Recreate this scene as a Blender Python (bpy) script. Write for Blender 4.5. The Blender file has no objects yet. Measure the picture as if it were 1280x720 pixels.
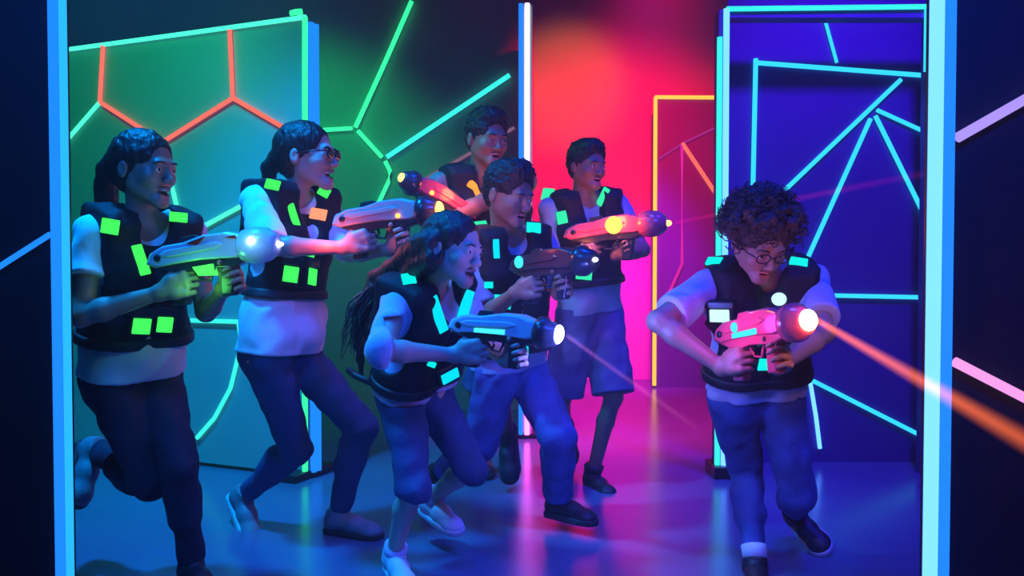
import bpy, bmesh, math, random
import numpy as np
from mathutils import Vector, Matrix, noise as mnoise
from mathutils.bvhtree import BVHTree

random.seed(7)
SC = bpy.context.scene
COL = SC.collection
F = 1100.0            # focal length in pixels of the 1280 px wide frame
CAM_H = 1.08
PITCH = math.atan(30 / F)

# ------------------------------------------------------------------ camera
cam_d = bpy.data.cameras.new('camera')
cam = bpy.data.objects.new('camera', cam_d)
COL.objects.link(cam)
cam_d.sensor_width = 36
cam_d.lens = F * 36 / 1280
cam_d.clip_start = 0.05
cam.location = (0, 0, CAM_H)
cam.rotation_euler = (math.pi / 2 - PITCH, 0, 0)
SC.camera = cam
CAM = np.array([0, 0, CAM_H], float)
FW = np.array([0, math.cos(PITCH), -math.sin(PITCH)])
UPV = np.array([0, math.sin(PITCH), math.cos(PITCH)])
RT = np.array([1.0, 0, 0])


def V(*a):
    return np.array(a, float)


def nz(v):
    v = np.asarray(v, float)
    return v / (np.linalg.norm(v) + 1e-9)


def ray(u, v):
    return FW + RT * (u - 640) / F + UPV * (360 - v) / F


def P(u, v, d):
    """the point of the place seen at (u, v) that stands d metres from the camera (along the floor)"""
    r = ray(u, v)
    return CAM + r * (d / r[1])


def reach(A, u, v, L, sign=-1):
    """joint at distance L from joint A seen at (u, v); sign -1 = the nearer solution"""
    r = nz(ray(u, v))
    oc = CAM - A
    b = np.dot(r, oc)
    c = np.dot(oc, oc) - L * L
    disc = b * b - c
    if disc < 0:
        return CAM + r * (-b)
    s = math.sqrt(disc)
    return CAM + r * (-b + (s if sign > 0 else -s))


# ------------------------------------------------------------------ materials
def new_mat(name):
    m = bpy.data.materials.new(name)
    m.use_nodes = True
    nt = m.node_tree
    nt.nodes.clear()
    out = nt.nodes.new('ShaderNodeOutputMaterial')
    return m, nt, out


def mat(name, col, rough=0.6, metal=0.0, var=0.12, nscale=12, bump=0.0, bscale=60, spec=0.5, coat=0.0, stretch=None,
        sheen=0.0, sss=0.0, transmission=0.0):
    m, nt, out = new_mat(name)
    N = nt.nodes
    L = nt.links
    b = N.new('ShaderNodeBsdfPrincipled')
    L.new(b.outputs[0], out.inputs[0])
    tc = N.new('ShaderNodeTexCoord')
    mp = N.new('ShaderNodeMapping')
    L.new(tc.outputs['Object'], mp.inputs['Vector'])
    if stretch:
        mp.inputs['Scale'].default_value = stretch
    no = N.new('ShaderNodeTexNoise')
    no.inputs['Scale'].default_value = nscale
    no.inputs['Detail'].default_value = 4
    L.new(mp.outputs[0], no.inputs['Vector'])
    ramp = N.new('ShaderNodeMix')
    ramp.data_type = 'RGBA'
    c = list(col)[:3]
    ramp.inputs['A'].default_value = [max(0, x * (1 - var)) for x in c] + [1]
    ramp.inputs['B'].default_value = [min(1, x * (1 + var)) for x in c] + [1]
    L.new(no.outputs['Fac'], ramp.inputs['Factor'])
    L.new(ramp.outputs['Result'], b.inputs['Base Color'])
    b.inputs['Roughness'].default_value = rough
    b.inputs['Metallic'].default_value = metal
    b.inputs['Specular IOR Level'].default_value = spec
    b.inputs['Coat Weight'].default_value = coat
    b.inputs['Sheen Weight'].default_value = sheen
    if bump:
        n2 = N.new('ShaderNodeTexNoise')
        n2.inputs['Scale'].default_value = bscale
        n2.inputs['Detail'].default_value = 5
        L.new(mp.outputs[0], n2.inputs['Vector'])
        bp = N.new('ShaderNodeBump')
        bp.inputs['Strength'].default_value = bump
        bp.inputs['Distance'].default_value = 0.01
        L.new(n2.outputs['Fac'], bp.inputs['Height'])
        L.new(bp.outputs[0], b.inputs['Normal'])
    return m


def emit(name, col, strength):
    m, nt, out = new_mat(name)
    e = nt.nodes.new('ShaderNodeEmission')
    e.inputs['Color'].default_value = list(col)[:3] + [1]
    e.inputs['Strength'].default_value = strength
    nt.links.new(e.outputs[0], out.inputs[0])
    return m


# ------------------------------------------------------------------ objects
def put(o, parent=None, label=None, cat=None, group=None, kind=None):
    COL.objects.link(o)
    if parent is not None:
        o.parent = parent
        # parents only carry a location, so a child's world position is kept this way
        loc = Vector((0, 0, 0))
        q = parent
        while q is not None:
            loc += q.location
            q = q.parent
        o.location = o.location - loc
    for k, v in (('label', label), ('category', cat), ('group', group), ('kind', kind)):
        if v:
            o[k] = v
    return o


def thing(name, loc, label, cat, group=None):
    o = bpy.data.objects.new(name, None)
    o.empty_display_size = 0.1
    o.location = Vector(loc)
    return put(o, None, label, cat, group)


def mesh_np(name, verts, quads, m, parent=None, smooth=True, **kw):
    """verts (n,3) in world space, quads (k,4)"""
    me = bpy.data.meshes.new(name)
    origin = verts.mean(0) if len(verts) else np.zeros(3)
    vv = (verts - origin).astype(np.float32)
    me.vertices.add(len(vv))
    me.vertices.foreach_set('co', vv.ravel())
    nq = len(quads)
    me.loops.add(nq * 4)
    me.loops.foreach_set('vertex_index', quads.astype(np.int32).ravel())
    me.polygons.add(nq)
    me.polygons.foreach_set('loop_start', np.arange(0, nq * 4, 4, dtype=np.int32))
    me.polygons.foreach_set('loop_total', np.full(nq, 4, dtype=np.int32))
    me.polygons.foreach_set('use_smooth', np.full(nq, smooth))
    ms = m if isinstance(m, (list, tuple)) else [m]
    for x in ms:
        me.materials.append(x)
    me.update(calc_edges=True)
    me.validate()
    o = bpy.data.objects.new(name, me)
    o.location = Vector(origin)
    return put(o, parent, **kw)


def obj_bm(name, bm, m, parent=None, smooth=False, bevel=0.0, **kw):
    """a bmesh in world space -> an object with its origin in its middle"""
    me = bpy.data.meshes.new(name)
    if len(bm.verts):
        c = Vector((0, 0, 0))
        for v in bm.verts:
            c += v.co
        c /= len(bm.verts)
        bmesh.ops.translate(bm, verts=bm.verts, vec=-c)
    else:
        c = Vector((0, 0, 0))
    bmesh.ops.recalc_face_normals(bm, faces=bm.faces)
    if smooth:
        for f in bm.faces:
            f.smooth = True
    bm.to_mesh(me)
    bm.free()
    for x in (m if isinstance(m, (list, tuple)) else [m]):
        me.materials.append(x)
    o = bpy.data.objects.new(name, me)
    o.location = c
    if bevel:
        bv = o.modifiers.new('bevel', 'BEVEL')
        bv.width = bevel
        bv.segments = 2
        bv.limit_method = 'ANGLE'
    return put(o, parent, **kw)


def frame(x, up=(0, 0, 1)):
    """matrix whose x axis is along x and z close to up"""
    x = nz(x)
    y = np.cross(up, x)
    if np.linalg.norm(y) < 1e-4:
        y = np.cross((0, 1, 0), x)
    y = nz(y)
    z = np.cross(x, y)
    return np.array([x, y, z])       # rows


def bm_box(bm, c, R, size):
    """box at c, axes = rows of R, full size"""
    vs = []
    for sx in (-.5, .5):
        for sy in (-.5, .5):
            for sz in (-.5, .5):
                p = np.asarray(c) + R[0] * sx * size[0] + R[1] * sy * size[1] + R[2] * sz * size[2]
                vs.append(bm.verts.new(p))
    for f in ((0, 1, 3, 2), (4, 6, 7, 5), (0, 4, 5, 1), (2, 3, 7, 6), (0, 2, 6, 4), (1, 5, 7, 3)):
        bm.faces.new([vs[i] for i in f])


def bm_tube(bm, a, b, ra, rb=None, n=12, cap=True):
    rb = ra if rb is None else rb
    a = np.asarray(a, float)
    b = np.asarray(b, float)
    R = frame(b - a)
    r1, r2 = [], []
    for i in range(n):
        t = 2 * math.pi * i / n
        d = R[1] * math.cos(t) + R[2] * math.sin(t)
        r1.append(bm.verts.new(a + d * ra))
        r2.append(bm.verts.new(b + d * rb))
    for i in range(n):
        j = (i + 1) % n
        bm.faces.new([r1[i], r1[j], r2[j], r2[i]])
    if cap:
        bm.faces.new(r1[::-1])
        bm.faces.new(r2)


def bm_path(bm, pts, r, n=8):
    """one tube along a path"""
    pts = [np.asarray(p, float) for p in pts]
    rings = []
    for i, p in enumerate(pts):
        t = pts[min(i + 1, len(pts) - 1)] - pts[max(i - 1, 0)]
        R = frame(t)
        rr = r[i] if isinstance(r, (list, tuple)) else r
        rings.append([bm.verts.new(p + (R[1] * math.cos(2 * math.pi * k / n) + R[2] * math.sin(2 * math.pi * k / n)) * rr)
                      for k in range(n)])
    for a, b in zip(rings, rings[1:]):
        for i in range(n):
            j = (i + 1) % n
            bm.faces.new([a[i], a[j], b[j], b[i]])
    bm.faces.new(rings[0][::-1])
    bm.faces.new(rings[-1])


def bm_ball(bm, c, r, R=None, seg=16, rings=10):
    r = (r, r, r) if not hasattr(r, '__len__') else r
    R = np.eye(3) if R is None else R
    M = Matrix.Translation(Vector(c)) @ Matrix([list(x) for x in R]).transposed().to_4x4() @ Matrix.Diagonal((*r, 1))
    bmesh.ops.create_uvsphere(bm, u_segments=seg, v_segments=rings, radius=1, matrix=M)


def bm_revolve(bm, c, R, prof, n=24):
    """profile of (x along R[0], radius)"""
    rings = []
    for x, rr in prof:
        rr = max(rr, 1e-4)
        rings.append([bm.verts.new(np.asarray(c) + R[0] * x + (R[1] * math.cos(2 * math.pi * k / n) +
                     R[2] * math.sin(2 * math.pi * k / n)) * rr) for k in range(n)])
    for a, b in zip(rings, rings[1:]):
        for i in range(n):
            j = (i + 1) % n
            bm.faces.new([a[i], a[j], b[j], b[i]])
    bm.faces.new(rings[0][::-1])
    bm.faces.new(rings[-1])


def bm_extrude(bm, poly, c, R, width, top=None):
    """2D outline (x along R[0], z along R[2]) given a thickness along R[1]; edges chamfered"""
    c = np.asarray(c, float)
    ins = width * .5
    layers = []
    cx = sum(p[0] for p in poly) / len(poly)
    cz = sum(p[1] for p in poly) / len(poly)
    for y, s in ((-ins, .90), (-ins * .72, 1.0), (ins * .72, 1.0), (ins, .90)):
        ring = []
        for (x, z) in poly:
            xx, zz = cx + (x - cx) * s, cz + (z - cz) * s
            ring.append(bm.verts.new(c + R[0] * xx + R[2] * zz + R[1] * y))
        layers.append(ring)
    n = len(poly)
    for a, b in zip(layers, layers[1:]):
        for i in range(n):
            j = (i + 1) % n
            bm.faces.new([a[i], a[j], b[j], b[i]])
    bm.faces.new(layers[0][::-1])
    bm.faces.new(layers[-1])


# ------------------------------------------------------------------ implicit surfaces (bodies, clothes, hair)
class Field:
    def __init__(s, lo, hi, h):
        s.h = h
        s.lo = np.asarray(lo, float) - 3 * h
        n = np.ceil((np.asarray(hi) - s.lo) / h).astype(int) + 4
        s.n = n
        s.D = np.full(tuple(n), 0.12, np.float32)
        s.ax = [(s.lo[i] + np.arange(n[i]) * h).astype(np.float32) for i in range(3)]

    def sub(s, lo, hi):
        sl = []
        for i in range(3):
            a = max(0, int(math.floor((lo[i] - s.lo[i]) / s.h)))
            b = min(s.n[i], int(math.ceil((hi[i] - s.lo[i]) / s.h)) + 1)
            if b <= a:
                return None
            sl.append(slice(a, b))
        X = s.ax[0][sl[0]][:, None, None]
        Y = s.ax[1][sl[1]][None, :, None]
        Z = s.ax[2][sl[2]][None, None, :]
        return tuple(sl), X, Y, Z

    def apply(s, prim, k=0.01, mode='add'):
        pad = max(k, 0.004) + 2 * s.h
        lo, hi = prim.lo - pad, prim.hi + pad
        g = s.sub(lo, hi)
        if g is None:
            return
        sl, X, Y, Z = g
        b = prim(X, Y, Z).astype(np.float32)
        a = s.D[sl]
        if mode == 'add':
            if k > 0:
                h = np.maximum(k - np.abs(a - b), 0) / k
                s.D[sl] = np.minimum(a, b) - h * h * (k * .25)
            else:
                s.D[sl] = np.minimum(a, b)
        else:
            b = -b
            if k > 0:
                h = np.maximum(k - np.abs(a - b), 0) / k
                s.D[sl] = np.maximum(a, b) + h * h * (k * .25)
            else:
                s.D[sl] = np.maximum(a, b)

    def cut(s, p, n, k=0.004, lo=None, hi=None):
        """keep the side n points away from: n.(x-p) < 0, inside an optional box"""
        n = nz(n)
        g = s.sub(lo if lo is not None else s.lo, hi if hi is not None else s.lo + s.n * s.h)
        if g is None:
            return
        sl, X, Y, Z = g
        b = ((X - p[0]) * n[0] + (Y - p[1]) * n[1] + (Z - p[2]) * n[2]).astype(np.float32)
        a = s.D[sl]
        h = np.maximum(k - np.abs(a - b), 0) / k
        s.D[sl] = np.maximum(a, b) + h * h * (k * .25)

    def wrinkle(s, amp, freq, seed=0, stretch=(1, 1, 1)):
        rng = np.random.RandomState(seed)
        X, Y, Z = s.ax[0][:, None, None], s.ax[1][None, :, None], s.ax[2][None, None, :]
        band = np.abs(s.D) < 0.03
        idx = np.nonzero(band)
        x, y, z = s.ax[0][idx[0]] * stretch[0], s.ax[1][idx[1]] * stretch[1], s.ax[2][idx[2]] * stretch[2]
        w = np.zeros(len(x), np.float32)
        for i in range(7):
            d = rng.normal(size=3)
            d /= np.linalg.norm(d)
            f = freq * (0.6 + 1.3 * rng.rand())
            q = rng.normal(size=3) * freq * .35
            ph = (x * d[0] + y * d[1] + z * d[2]) * f
            wob = np.sin(x * q[0] + y * q[1] + z * q[2] + rng.rand() * 6)
            w += np.sin(ph + wob * 1.6 + rng.rand() * 6)
        s.D[idx] += w * (amp / 2.2)

    def mesh(s):
        D = s.D
        D[0], D[-1], D[:, 0], D[:, -1], D[:, :, 0], D[:, :, -1] = .1, .1, .1, .1, .1, .1
        S = D < 0
        nx, ny, nzz = D.shape
        c = S[:-1, :-1, :-1].astype(np.uint8)
        cnt = c.copy()
        for o in ((1, 0, 0), (0, 1, 0), (0, 0, 1), (1, 1, 0), (1, 0, 1), (0, 1, 1), (1, 1, 1)):
            cnt += S[o[0]:nx - 1 + o[0], o[1]:ny - 1 + o[1], o[2]:nzz - 1 + o[2]]
        act = (cnt > 0) & (cnt < 8)
        I = np.nonzero(act)
        nv = len(I[0])
        ids = np.full(act.shape, -1, np.int32)
        ids[I] = np.arange(nv)
        acc = np.zeros((nv, 3), np.float32)
        num = np.zeros(nv, np.float32)
        corners = [(a, b, cc) for a in (0, 1) for b in (0, 1) for cc in (0, 1)]
        val = {q: D[I[0] + q[0], I[1] + q[1], I[2] + q[2]] for q in corners}
        for q in corners:
            for axn in range(3):
                if q[axn] == 0:
                    r = list(q)
                    r[axn] = 1
                    r = tuple(r)
                    a, b = val[q], val[r]
                    m = (a < 0) != (b < 0)
                    t = np.where(m, a / (a - b + 1e-12), 0)
                    for i in range(3):
                        comp = q[i] + (t if i == axn else 0)
                        acc[:, i] += np.where(m, comp, 0)
                    num += m
        acc /= num[:, None]
        verts = (np.stack(I, 1) + acc) * s.h + s.lo
        quads = []
        for axn in range(3):
            if axn == 0:
                A, B = S[:-1, 1:-1, 1:-1], S[1:, 1:-1, 1:-1]
            elif axn == 1:
                A, B = S[1:-1, :-1, 1:-1], S[1:-1, 1:, 1:-1]
            else:
                A, B = S[1:-1, 1:-1, :-1], S[1:-1, 1:-1, 1:]
            E = np.nonzero(A != B)
            fl = A[E]
            off = [1, 1, 1]
            off[axn] = 0
            i, j, k = E[0] + off[0], E[1] + off[1], E[2] + off[2]
            o1, o2 = [(1, 2), (2, 0), (0, 1)][axn]

            def cell(d1, d2):
                p = [i, j, k]
                p[o1] = p[o1] - d1
                p[o2] = p[o2] - d2
                return ids[p[0], p[1], p[2]]
            q = np.stack([cell(1, 1), cell(0, 1), cell(0, 0), cell(1, 0)], 1)
            q[~fl] = q[~fl][:, ::-1]
            quads.append(q)
        quads = np.concatenate(quads)
        quads = quads[(quads >= 0).all(1)]
        # light smoothing along the quads' edges
        for _ in range(1):
            e = np.concatenate([quads[:, [0, 1]], quads[:, [1, 2]], quads[:, [2, 3]], quads[:, [3, 0]]])
            sm = np.zeros((nv, 3))
            ct = np.bincount(e[:, 0], minlength=nv).astype(float)
            for ax_ in range(3):
                sm[:, ax_] = np.bincount(e[:, 0], weights=verts[e[:, 1], ax_], minlength=nv)
            ok = ct > 0
            verts[ok] = verts[ok] * .5 + (sm[ok] / ct[ok, None]) * .5
        return verts, quads


class Cone:
    """tapered capsule"""
    def __init__(s, a, b, ra, rb=None):
        s.a, s.b = np.asarray(a, float), np.asarray(b, float)
        s.ra, s.rb = ra, ra if rb is None else rb
        r = max(s.ra, s.rb)
        s.lo = np.minimum(s.a, s.b) - r
        s.hi = np.maximum(s.a, s.b) + r

    def grow(s, g):
        return Cone(s.a, s.b, s.ra + g, s.rb + g)

    def __call__(s, X, Y, Z):
        ba = s.b - s.a
        L = np.dot(ba, ba) + 1e-12
        x, y, z = X - s.a[0], Y - s.a[1], Z - s.a[2]
        t = np.clip((x * ba[0] + y * ba[1] + z * ba[2]) / L, 0, 1)
        return np.sqrt((x - t * ba[0]) ** 2 + (y - t * ba[1]) ** 2 + (z - t * ba[2]) ** 2) - (s.ra + (s.rb - s.ra) * t)


class Ell:
    """ellipsoid at c with radii r along the rows of R"""
    def __init__(s, c, r, R=None):
        s.c, s.r = np.asarray(c, float), np.asarray(r, float)
        s.R = np.eye(3) if R is None else np.asarray(R)
        m = np.sqrt(((s.R * s.r[:, None]) ** 2).sum(0))
        s.lo, s.hi = s.c - m, s.c + m

    def grow(s, g):
        return Ell(s.c, s.r + g, s.R)

    def __call__(s, X, Y, Z):
        x, y, z = X - s.c[0], Y - s.c[1], Z - s.c[2]
        q = [(x * s.R[i][0] + y * s.R[i][1] + z * s.R[i][2]) / s.r[i] for i in range(3)]
        k0 = np.sqrt(q[0] ** 2 + q[1] ** 2 + q[2] ** 2)
        k1 = np.sqrt((q[0] / s.r[0]) ** 2 + (q[1] / s.r[1]) ** 2 + (q[2] / s.r[2]) ** 2)
        return k0 * (k0 - 1) / (k1 + 1e-9)


class Box:
    """rounded box, half sizes b along the rows of R"""
    def __init__(s, c, b, R=None, rnd=0.01):
        s.c, s.b, s.rnd = np.asarray(c, float), np.asarray(b, float), rnd
        s.R = np.eye(3) if R is None else np.asarray(R)
        m = np.abs(s.R * s.b[:, None]).sum(0)
        s.lo, s.hi = s.c - m, s.c + m

    def __call__(s, X, Y, Z):
        x, y, z = X - s.c[0], Y - s.c[1], Z - s.c[2]
        q = [np.abs(x * s.R[i][0] + y * s.R[i][1] + z * s.R[i][2]) - (s.b[i] - s.rnd) for i in range(3)]
        out = np.sqrt(sum(np.maximum(t, 0) ** 2 for t in q))
        return out + np.minimum(np.maximum(np.maximum(q[0], q[1]), q[2]), 0) - s.rnd


def bounds(prims, pad=0.03):
    return (np.min([p.lo for p in prims], 0) - pad, np.max([p.hi for p in prims], 0) + pad)
# ------------------------------------------------------------------ the place
HAZE = 0.021
M = {}
M['floor'] = mat('floor_vinyl', (.10, .14, .26), rough=.22, var=.15, nscale=3, bump=.02, bscale=30, spec=.6)
M['black_wall'] = mat('black_paint', (.012, .013, .02), rough=.7, var=.3, nscale=5, bump=.04, bscale=90)
M['grey_wall'] = mat('grey_paint', (.34, .34, .35), rough=.75, var=.12, nscale=2.0, bump=.03, bscale=50)
M['pale_wall'] = mat('pale_paint', (.55, .53, .53), rough=.8, var=.08, nscale=1.5, bump=.03, bscale=50)
M['dark_panel'] = mat('navy_panel_paint', (.05, .04, .22), rough=.55, var=.15, nscale=2, bump=.03, bscale=60)
M['ceiling'] = mat('ceiling_black', (.02, .02, .025), rough=.9)
M['channel'] = mat('black_plastic_channel', (.02, .02, .022), rough=.4)
M['foot'] = mat('black_steel_foot', (.015, .015, .02), rough=.4, metal=.3)
LED = {
    'green': emit('led_green', (.03, .95, .28), 1.7),
    'mint': emit('led_mint', (.06, .92, .50), 1.6),
    'cyan': emit('led_cyan', (.03, .62, .95), 1.35),
    'teal': emit('led_teal', (.03, .72, .62), 1.5),
    'white_cyan': emit('led_white_cyan', (.09, .30, 1.0), 3.0),
    'floor_reflection_pink': emit('led_pink_for_floor_reflection', (1.0, .10, .80), 6.5),
    'white': emit('led_white', (.80, .88, 1.0), 2.4),
    'blue': emit('lit_side_blue', (.01, .17, .95), 1.6),  # blue light on the post sides, put into glowing tubes
    'azure': emit('led_azure', (.01, .21, 1.0), 1.35),
    'sky': emit('led_sky', (.02, .42, 1.0), 1.3),
    'coral': emit('led_coral', (1.0, .16, .09), 1.15),
    'yellow': emit('led_yellow', (1.0, .50, .04), 1.5),
    'orange': emit('led_orange', (1.0, .40, .03), 1.4),
    'magenta': emit('led_magenta', (.85, .02, .40), .9),
    'dim_magenta': emit('led_dim_magenta', (.45, .02, .24), .8),
    'pink': emit('led_pink', (.90, .34, .80), 1.15),
    'violet': emit('led_violet', (.42, .30, .95), 1.1),
    'reflected_pink': emit('reflected_pink_glow', (.42, .20, .32), .55),
}


def slab(name, x0, x1, y0, y1, z0, z1, m, **kw):
    bm = bmesh.new()
    bm_box(bm, ((x0 + x1) / 2, (y0 + y1) / 2, (z0 + z1) / 2), np.eye(3), (x1 - x0, y1 - y0, z1 - z0))
    return obj_bm(name, bm, m, **kw)


FY = 2.54     # the black front wall with the opening
TOP = 3.65
BY = 8.2      # the back wall of the red bay
slab('floor', -4.2, 4.2, -1.5, BY + .1, -.1, 0, M['floor'], kind='structure')
slab('ceiling', -4.2, 4.2, -1.5, BY + .1, TOP, TOP + .1, M['ceiling'], kind='structure')
slab('wall_left', -4.1, -1.302, FY, FY + .05, 0, TOP, M['black_wall'], kind='structure')
slab('wall_right', 1.227, 4.1, FY, FY + .05, 0, TOP, M['black_wall'], kind='structure')
slab('wall_back', .16, 4.1, BY, BY + .1, 0, TOP, M['pale_wall'], kind='structure')
slab('wall_back_left', -4.1, .16, 6.5, 6.6, 0, TOP, M['grey_wall'], kind='structure')
slab('wall_side_left', -4.2, -4.1, -1.5, BY + .1, 0, TOP, M['black_wall'], kind='structure')
slab('wall_side_right', 4.1, 4.2, -1.5, BY + .1, 0, TOP, M['black_wall'], kind='structure')
slab('wall_behind_camera', -4.1, 4.1, -1.5, -1.4, 0, TOP, M['black_wall'], kind='structure')


def on_plane(u, v, p0, n):
    r = ray(u, v)
    t = np.dot(np.asarray(p0) - CAM, n) / np.dot(r, n)
    return CAM + r * t


def strip(name, pts, r, m, parent=None, **kw):
    bm = bmesh.new()
    bm_path(bm, pts, r, 10)
    o = obj_bm(name, bm, m, parent, smooth=True, **kw)
    return o


def wall_tube(pts, r, m, n, label, group=None):
    """an LED tube in its black channel, mounted on a wall (n = wall normal towards the room)"""
    root = thing('led_tube', pts[0], label, 'light', group)
    bm = bmesh.new()
    pp = [np.asarray(p) + np.asarray(n) * (r * 1.6) for p in pts]
    bm_path(bm, pp, r, 12)
    obj_bm('diffuser', bm, m, root, smooth=True)
    bm = bmesh.new()
    for a, b in zip(pts, pts[1:]):
        R = frame(b - a, n)
        bm_box(bm, (a + b) / 2 + np.asarray(n) * r * .30, R, (np.linalg.norm(b - a), r * 1.5, r * .7))
    obj_bm('channel', bm, M['channel'], root)
    return root


# --- tubes along the edges of the front opening, and on the black front walls
NF = (0, -1, 0)
wall_tube([V(-1.278, FY, .02), V(-1.278, FY, TOP - .05)], .0110, LED['sky'], NF,
          'light blue LED tube up the left edge of the front opening, inner of the pair', None)
wall_tube([V(-1.304, FY, .02), V(-1.304, FY, TOP - .05)], .0135, LED['azure'], NF,
          'blue LED tube up the left edge of the front opening, outer of the pair', None)
wall_tube([V(1.202, FY, .02), V(1.202, FY, TOP - .05)], .020, LED['white_cyan'], NF,
          'bright cyan LED tube up the right edge of the front opening', None)
wall_tube([V(1.243, FY, .02), V(1.243, FY, TOP - .05)], .016, LED['blue'], NF,  # tube added for the blue-lit side of the post
          'deep blue LED tube up the right edge of the opening, beside the bright cyan one', None)
pf = (0, FY, 0)
wall_tube([on_plane(-30, 354, pf, NF), on_plane(66, 293, pf, NF)], .0085, LED['azure'], NF,
          'slanting blue LED tube on the black wall at the left of the opening')
wall_tube([on_plane(1191, 174, pf, NF), on_plane(1330, 95, pf, NF)], .0145, LED['violet'], NF,
          'slanting lilac LED tube rising to the right on the black right wall')
wall_tube([on_plane(1188, 451, pf, NF), on_plane(1330, 524, pf, NF)], .0145, LED['pink'], NF,
          'slanting pink LED tube falling to the right on the black right wall')

# --- the green hexagon panel (freestanding, its right end nearer)
DA, DL = 4.40, 5.05
a0 = P(93, 330, DL)
a1 = P(384, 330, DA)
dirA = nz(V(a1[0] - a0[0], a1[1] - a0[1], 0))
nA = nz(V(dirA[1], -dirA[0], 0))
HA = P(384, 22, DA)[2]
panA = thing('partition_panel', V(a1[0], a1[1], 0) - dirA * 1.2,
             'freestanding grey partition lit green with coral and mint hexagon light lines', 'partition')
RA = np.array([dirA, -nA, V(0, 0, 1)])
bm = bmesh.new()
LA = 2.9
bm_box(bm, V(a1[0], a1[1], 0) - dirA * LA / 2 - nA * .05 + V(0, 0, HA / 2 + .01), RA, (LA, .1, HA - .02))
obj_bm('board', bm, M['grey_wall'], panA)


def A(u, v):
    return on_plane(u, v, a1, nA) + nA * .012


def Aline(pts, m, r=.0115):
    strip('light_strip', [A(*p) for p in pts], r, LED[m], panA)


Aline([(60, 66), (238, 42), (384, 22)], 'mint')
Aline([(383, 22), (383, 590)], 'green', .014)
Aline([(131, 57), (127, 128)], 'coral')
Aline([(127, 128), (205, 178)], 'coral')
Aline([(205, 178), (293, 123)], 'coral')
Aline([(293, 123), (289, 38)], 'coral')
Aline([(293, 123), (360, 162)], 'coral')
Aline([(127, 128), (60, 205)], 'mint')
Aline([(205, 180), (215, 225), (225, 268)], 'mint')
Aline([(225, 300), (262, 280), (340, 238)], 'mint')
Aline([(225, 400), (300, 402)], 'teal')
Aline([(300, 402), (301, 440), (290, 485), (270, 522), (248, 547)], 'teal')
Aline([(225, 400), (180, 440)], 'teal')
# blue tubes down the right-hand end face
e1 = V(a1[0], a1[1], 0) + dirA * .013
strip('end_strip', [e1 - nA * .025 + V(0, 0, .03), e1 - nA * .025 + V(0, 0, HA - .02)], .016, LED['azure'], panA)
strip('end_strip', [e1 - nA * .065 + V(0, 0, .03), e1 - nA * .065 + V(0, 0, HA - .02)], .016, LED['azure'], panA)
bm = bmesh.new()
bm_box(bm, V(a1[0], a1[1], .02) - dirA * .12 - nA * .05, RA, (.26, .34, .04))
obj_bm('foot_plate', bm, M['foot'], panA, bevel=.005)
# little clip lamp on top
cl = A(364, 20) - nA * .05
clr = thing('clip_lamp', V(cl[0], cl[1], HA), 'tiny green-lit clip lamp on top of the hexagon partition', 'lamp')
bm = bmesh.new()
bm_box(bm, V(cl[0], cl[1], HA + .012), RA, (.05, .05, .024))
obj_bm('clamp', bm, M['channel'], clr, bevel=.003)
bm = bmesh.new()
bm_revolve(bm, V(cl[0] - .03, cl[1], HA + .042), np.eye(3), [(0, .012), (.03, .02), (.06, .022)], 16)
obj_bm('lamp_head', bm, LED['green'], clr, smooth=True)

# --- lines on the back wall behind the left bay
pb = (0, 6.5, 0)


def B(u, v):
    return on_plane(u, v, pb, NF)


wall_tube([B(515, 3), B(481, 81), B(445, 160)], .017, LED['green'], NF, 'long mint LED tube rising steeply to the top on the dark back wall')
wall_tube([B(441, 161), B(390, 164)], .015, LED['green'], NF, 'short level mint LED tube just right of the hexagon partition')
wall_tube([B(448, 164), B(478, 197)], .015, LED['green'], NF, 'short mint LED tube slanting down to the right on the back wall')
wall_tube([B(484, 197), B(637, 95)], .018, LED['teal'], NF, 'long teal LED tube slanting up to the right on the back wall')
wall_tube([B(482, 202), B(488, 214), B(486, 228), B(479, 243), B(470, 262)], .015, LED['green'], NF, 'short bent mint LED tube hanging from the corner on the back wall')
wall_tube([B(505, 240), B(643, 160)], .012, LED['reflected_pink'], NF, 'dim pink LED tube slanting behind the tallest player')  # pink reflection on the wall, put in as a glowing tube

# --- the middle partition seen end-on, with its white tube
HC = P(658, 5, 5.4)[2]
xc = P(658, 330, 5.4)[0]
pc = thing('partition_panel', (xc, 5.9, 0), 'narrow partition seen end-on in the middle with a white tube up its edge', 'partition')
bm = bmesh.new()
bm_box(bm, (xc, 5.4 + .51, HC / 2), np.eye(3), (.07, .98, HC))
obj_bm('board', bm, M['grey_wall'], pc)
strip('light_strip', [V(xc + .004, 5.39, .90), V(xc + .004, 5.39, HC)], .0155, LED['white'], pc)
strip('light_strip', [V(xc + .004, 5.39, .03), V(xc + .004, 5.39, .90)], .0155, LED['floor_reflection_pink'], pc, label='pink lower length of the light tube, coloured for the floor reflection')  # lower length pushed to bright magenta to tint its floor reflection
strip('light_strip', [V(xc - .034, 5.395, .03), V(xc - .034, 5.395, HC)], .014, LED['blue'], pc)  # glowing tube added for the blue-lit left face
bm = bmesh.new()
bm_box(bm, (xc, 5.53, .015), np.eye(3), (.2, .24, .03))
obj_bm('foot_plate', bm, M['foot'], pc, bevel=.005)

# --- the panel with a yellow edge at the back of the red bay
DD = 7.67
x0, x1 = P(818, 330, DD)[0], P(1010, 330, DD)[0]
HD = P(818, 122, DD)[2]
pd = thing('partition_panel', ((x0 + x1) / 2, DD, 0), 'far purple-lit partition with a yellow light line along its top and left edge', 'partition')
bm = bmesh.new()
bm_box(bm, ((x0 + x1) / 2, DD + .05, HD / 2), np.eye(3), (x1 - x0, .1, HD))
obj_bm('board', bm, M['dark_panel'], pd)


def Dp(u, v):
    return on_plane(u, v, (0, DD, 0), NF) + V(0, -.02, 0)


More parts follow.
